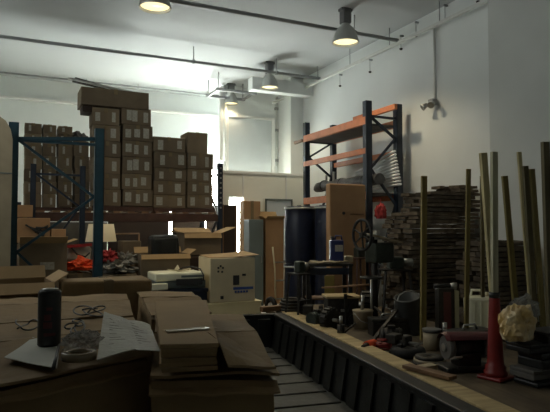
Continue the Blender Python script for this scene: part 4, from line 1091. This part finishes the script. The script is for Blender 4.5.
# tins and disc stack
q = on(432, 352)
t = thing('paint_tin', 'pale tin with a dark lid left of the maroon machine', 'tin', (q.x*(1+.09/q.y), q.y+.09, PZ))
MB().cyl((0, 0, 0), (0, 0, .15), .075, n=24).build('body', 'cream_dark', t); MB().cyl((0, 0, .15), (0, 0, .175), .08, n=24).build('lid', 'board_grey', t)
q = on(428, 362)
for k in range(3):
    solo('grinding_disc', MB().lathe([(.02, 0), (.13-.01*k, 0), (.13-.01*k, .018), (.02, .018), (.02, 0)], 28), 'cream_dark' if k == 1 else 'iron', ['lowest', 'middle', 'topmost'][k]+' of three flat discs before the pale tin', 'disc', (q.x-.02, q.y-.04, PZ+.0195*k), 0, 'flat discs by the plank')
q = on(418, 345)
# maroon machine (cut-off grinder)
q = on(466, 374)
t = thing('bench_grinder', 'heavy black bench grinder with a maroon rounded cover, before the red cone', 'grinder', (q.x*(1+.1/q.y), q.y+.1, PZ), -.25)
MB().box(-.2, .2, -.1, .12, 0, .035, bev=.01).build('base_plate', 'black_plastic', t)
MB().box(-.09, .09, -.07, .07, .035, .13, bev=.015).build('pedestal', 'iron', t)
MB().cyl((-.11, 0, .17), (.11, 0, .17), .07, n=24).build('motor', 'iron', t)
for s_ in (-1, 1):
    wl = MB().cyl((s_*.12, 0, .17), (s_*.165, 0, .17), .088, n=26).build('wheel', 'board_grey', t)
    MB().cyl((s_*.165, 0, .17), (s_*.18, 0, .17), .03, n=12).build('nut', 'steel', wl)
b = MB()
sec = []
for i in range(11):
    a = PI*(.18+.62*i/10)
    sec.append([b.bm.verts.new(v) for v in ((-.16, .105*math.cos(a), .17+.115*math.sin(a)), (.19, .105*math.cos(a), .17+.10*math.sin(a)), (.19, .092*math.cos(a), .17+.088*math.sin(a)), (-.19, .092*math.cos(a), .17+.10*math.sin(a)))])
for A, B in zip(sec, sec[1:]):
    for k in range(4): b.bm.faces.new((A[k], A[(k+1) % 4], B[(k+1) % 4], B[k]))
b.bm.faces.new(sec[0]); b.bm.faces.new(sec[-1][::-1]); b.build('cover', 'maroon', t)
for s_ in (-1, 1): MB().bar((s_*.14, -.08, .1), (s_*.14, -.15, .13), .06, .012).build('tool_rest', 'steel', t)
MB().bar((-.16, -.17, .06), (.1, -.2, .05), .02, .02).build('lever', 'iron', t)
solo('wood_offcut', MB().box(-.2, .2, -.04, .04, 0, .025, bev=.003), 'wood_brown', 'dark brown offcut lying on the pale plank', 'offcut', G(432, 373, PZ+.06)-Vector((.03, 0, .0)), RX-1.05)
# red carton-like binders and white edge
q = on(446, 337)
t = thing('red_panel_box', 'narrow upright maroon patterned box left of the white jerrycan', 'box', (q.x*(1+.15/q.y), q.y+.15, PZ), RX)
hh = V(446, 289, q.y+.1).z-PZ
MB().box(-.09, .07, -.06, .06, 0, hh, bev=.006).build('body', 'iron', t)
MB().box(-.045, .03, -.067, -.061, .04, hh-.03).build('red_strip', 'maroon', t)
MB().box(.072, .12, -.05, .06, 0, hh-.02, bev=.004).build('grey_edge', 'pole_grey', t)
t2 = thing('black_torch', 'black torch lying on top of the maroon patterned box', 'torch', (q.x*(1+.13/q.y), q.y+.13, PZ+hh+.028), RX)
MB().cyl((-.12, 0, 0), (.05, 0, .0), .022, n=14).build('barrel', 'black_plastic', t2); MB().cyl((.05, 0, 0), (.11, 0, .0), .026, .036, 14).build('head', 'steel', t2)
# white jerrycan
q = on(479, 345)
yj = q.y+.05
hh = V(479, 290, yj).z-PZ
t = thing('white_jerrycan', 'translucent white plastic jerrycan standing behind the slim tan pole', 'jerrycan', (q.x*(1+.14/q.y), yj+.09, PZ), RX-.15)
b = MB().box(-.12, .12, -.085, .085, 0, hh*.86, bev=.03); b.build('body', 'offwhite_plastic', t)
b = MB()
for x in (-.06, .0, .06): b.box(x-.008, x+.008, -.09, -.084, .06, hh*.75, bev=.002)
k = b.build('moulded_ribs', 'offwhite_plastic', t); k['kind'] = 'stuff'
MB().tube([(-.07, 0, hh*.84), (-.06, 0, hh*.97), (.03, 0, hh*.97), (.05, 0, hh*.84)], .014, 8).build('handle', 'offwhite_plastic', t)
MB().cyl((.085, 0, hh*.84), (.085, 0, hh*.93), .024, n=14).build('cap', 'cream', t)
# red cone
q = on(499, 384); q.x *= 1+.11/q.y
hh = .49
t = thing('traffic_cone', 'red traffic cone with a black collar right of the grinder', 'cone', (q.x-.03, q.y+.11, PZ), .2)
hc = V(499, 292, q.y+.1).z-PZ
MB().box(-.092, .092, -.092, .092, 0, .025, bev=.01).build('base', 'red', t)
MB().lathe([(.078, .025), (.08, .05), (.068, .06), (.071, .085), (.058, .1), (.054, .14), (.036, hc-.05), (.034, hc-.035), (.024, hc-.035), (.045, .12), (.06, .03)], 28).build('cone_body', 'red', t)
MB().lathe([(.036, hc-.04), (.038, hc-.0), (.028, hc), (.026, hc-.04)], 24).build('collar', 'black_plastic', t)
# grey pole standing in the cone
tp = V(494, 152, q.y+.11)
ba = Vector((q.x-.03, q.y+.11, PZ+hc*.8))
solo('timber_pole', MB().bar((0, 0, 0), tp-ba, .042, .03, up=(.2, 1, 0)), 'pole_grey', 'pale grey pole standing in the mouth of the red cone', 'pole', ba)
# yellow bag and dark trays
def tray(label, x0, x1, yt, yb, m, yb0=None, d=.2):
    yy = 2.6
    x, w, z0, z1 = pxbox(x0, x1, yt, yb, yy)
    t = thing('tool_case', label, 'case', (x, yy+d/2, z0), 0)
    h = z1-z0-.003
    MB().box(-w/2, w/2, -d/2, d/2, 0, h*.6, bev=min(.01, h*.1)).build('lower_shell', m, t)
    MB().box(-w/2, w/2, -d/2, d/2, h*.6+.001, h, bev=min(.01, h*.1)).build('lid', m, t)
    MB().box(-.03, .03, -d/2-.008, -d/2-.001, h*.45, h*.72).build('latch', 'steel', t)
    return t
zp_ = V(535, 412, 2.6).z
x, w, z0, z1 = pxbox(538, 600, 376, 420, 2.6)
t = thing('tool_case', 'big black case at the bottom right corner', 'case', (x, 2.70, PZ))
h = z1-PZ-.003
MB().box(-w/2, w/2, -.1, .1, 0, h*.7, bev=.012).build('lower_shell', 'black_plastic', t); MB().box(-w/2, w/2, -.1, .1, h*.7+.001, h, bev=.01).build('lid', 'black_plastic', t)
MB().box(-w/2-.01, -w/2-.001, -.06, .06, h*.4, h*.5).build('handle', 'iron', t)
tray('grey white flat box lying on the big black case', 534, 600, 366, 376, 'board_grey')
tray('second black case above the grey flat box', 542, 600, 350, 366, 'black_plastic')
tray('thin dark wood tray under the yellow bag', 530, 600, 341, 350, 'black_plastic')
x, w, z0, z1 = pxbox(528, 575, 331, 341, 2.6)
tray('upper dark case touching the yellow bag at the right edge', 548, 600, 330, 341, 'iron')
x, w, z0, z1 = pxbox(515, 541, 302, 341, 2.62)
solo('yellow_bag', MB().blob((0, 0, (z1-z0)*.31), (w*.55, .09, (z1-z0)*.55), .26, 1.9, 8, 4), 'yellow_bag', 'crumpled yellow plastic bag lying on the dark cases right of the cone', 'bag', (x, 2.70, z0+.002))
x, w, z0, z1 = pxbox(528, 552, 300, 331, 2.62)
solo('clear_bag', MB().blob((0, 0, (z1-z0)*.45), (w*.55, .06, (z1-z0)*.5), .3, 2.2, 4, 4), 'bubble', 'clear crumpled plastic bag behind the yellow one', 'bag', (x, 2.76, z0+.02))
#END2
# ------------------------------------------------------------------ light
w = bpy.data.worlds.new('world'); bpy.context.scene.world = w; w.use_nodes = True
w.node_tree.nodes['Background'].inputs[0].default_value = (.75, .8, .85, 1); w.node_tree.nodes['Background'].inputs[1].default_value = .3
sc = bpy.context.scene
sc.view_settings.view_transform = 'Standard'; sc.view_settings.look = 'None'; sc.view_settings.exposure = 0.; sc.view_settings.gamma = 1
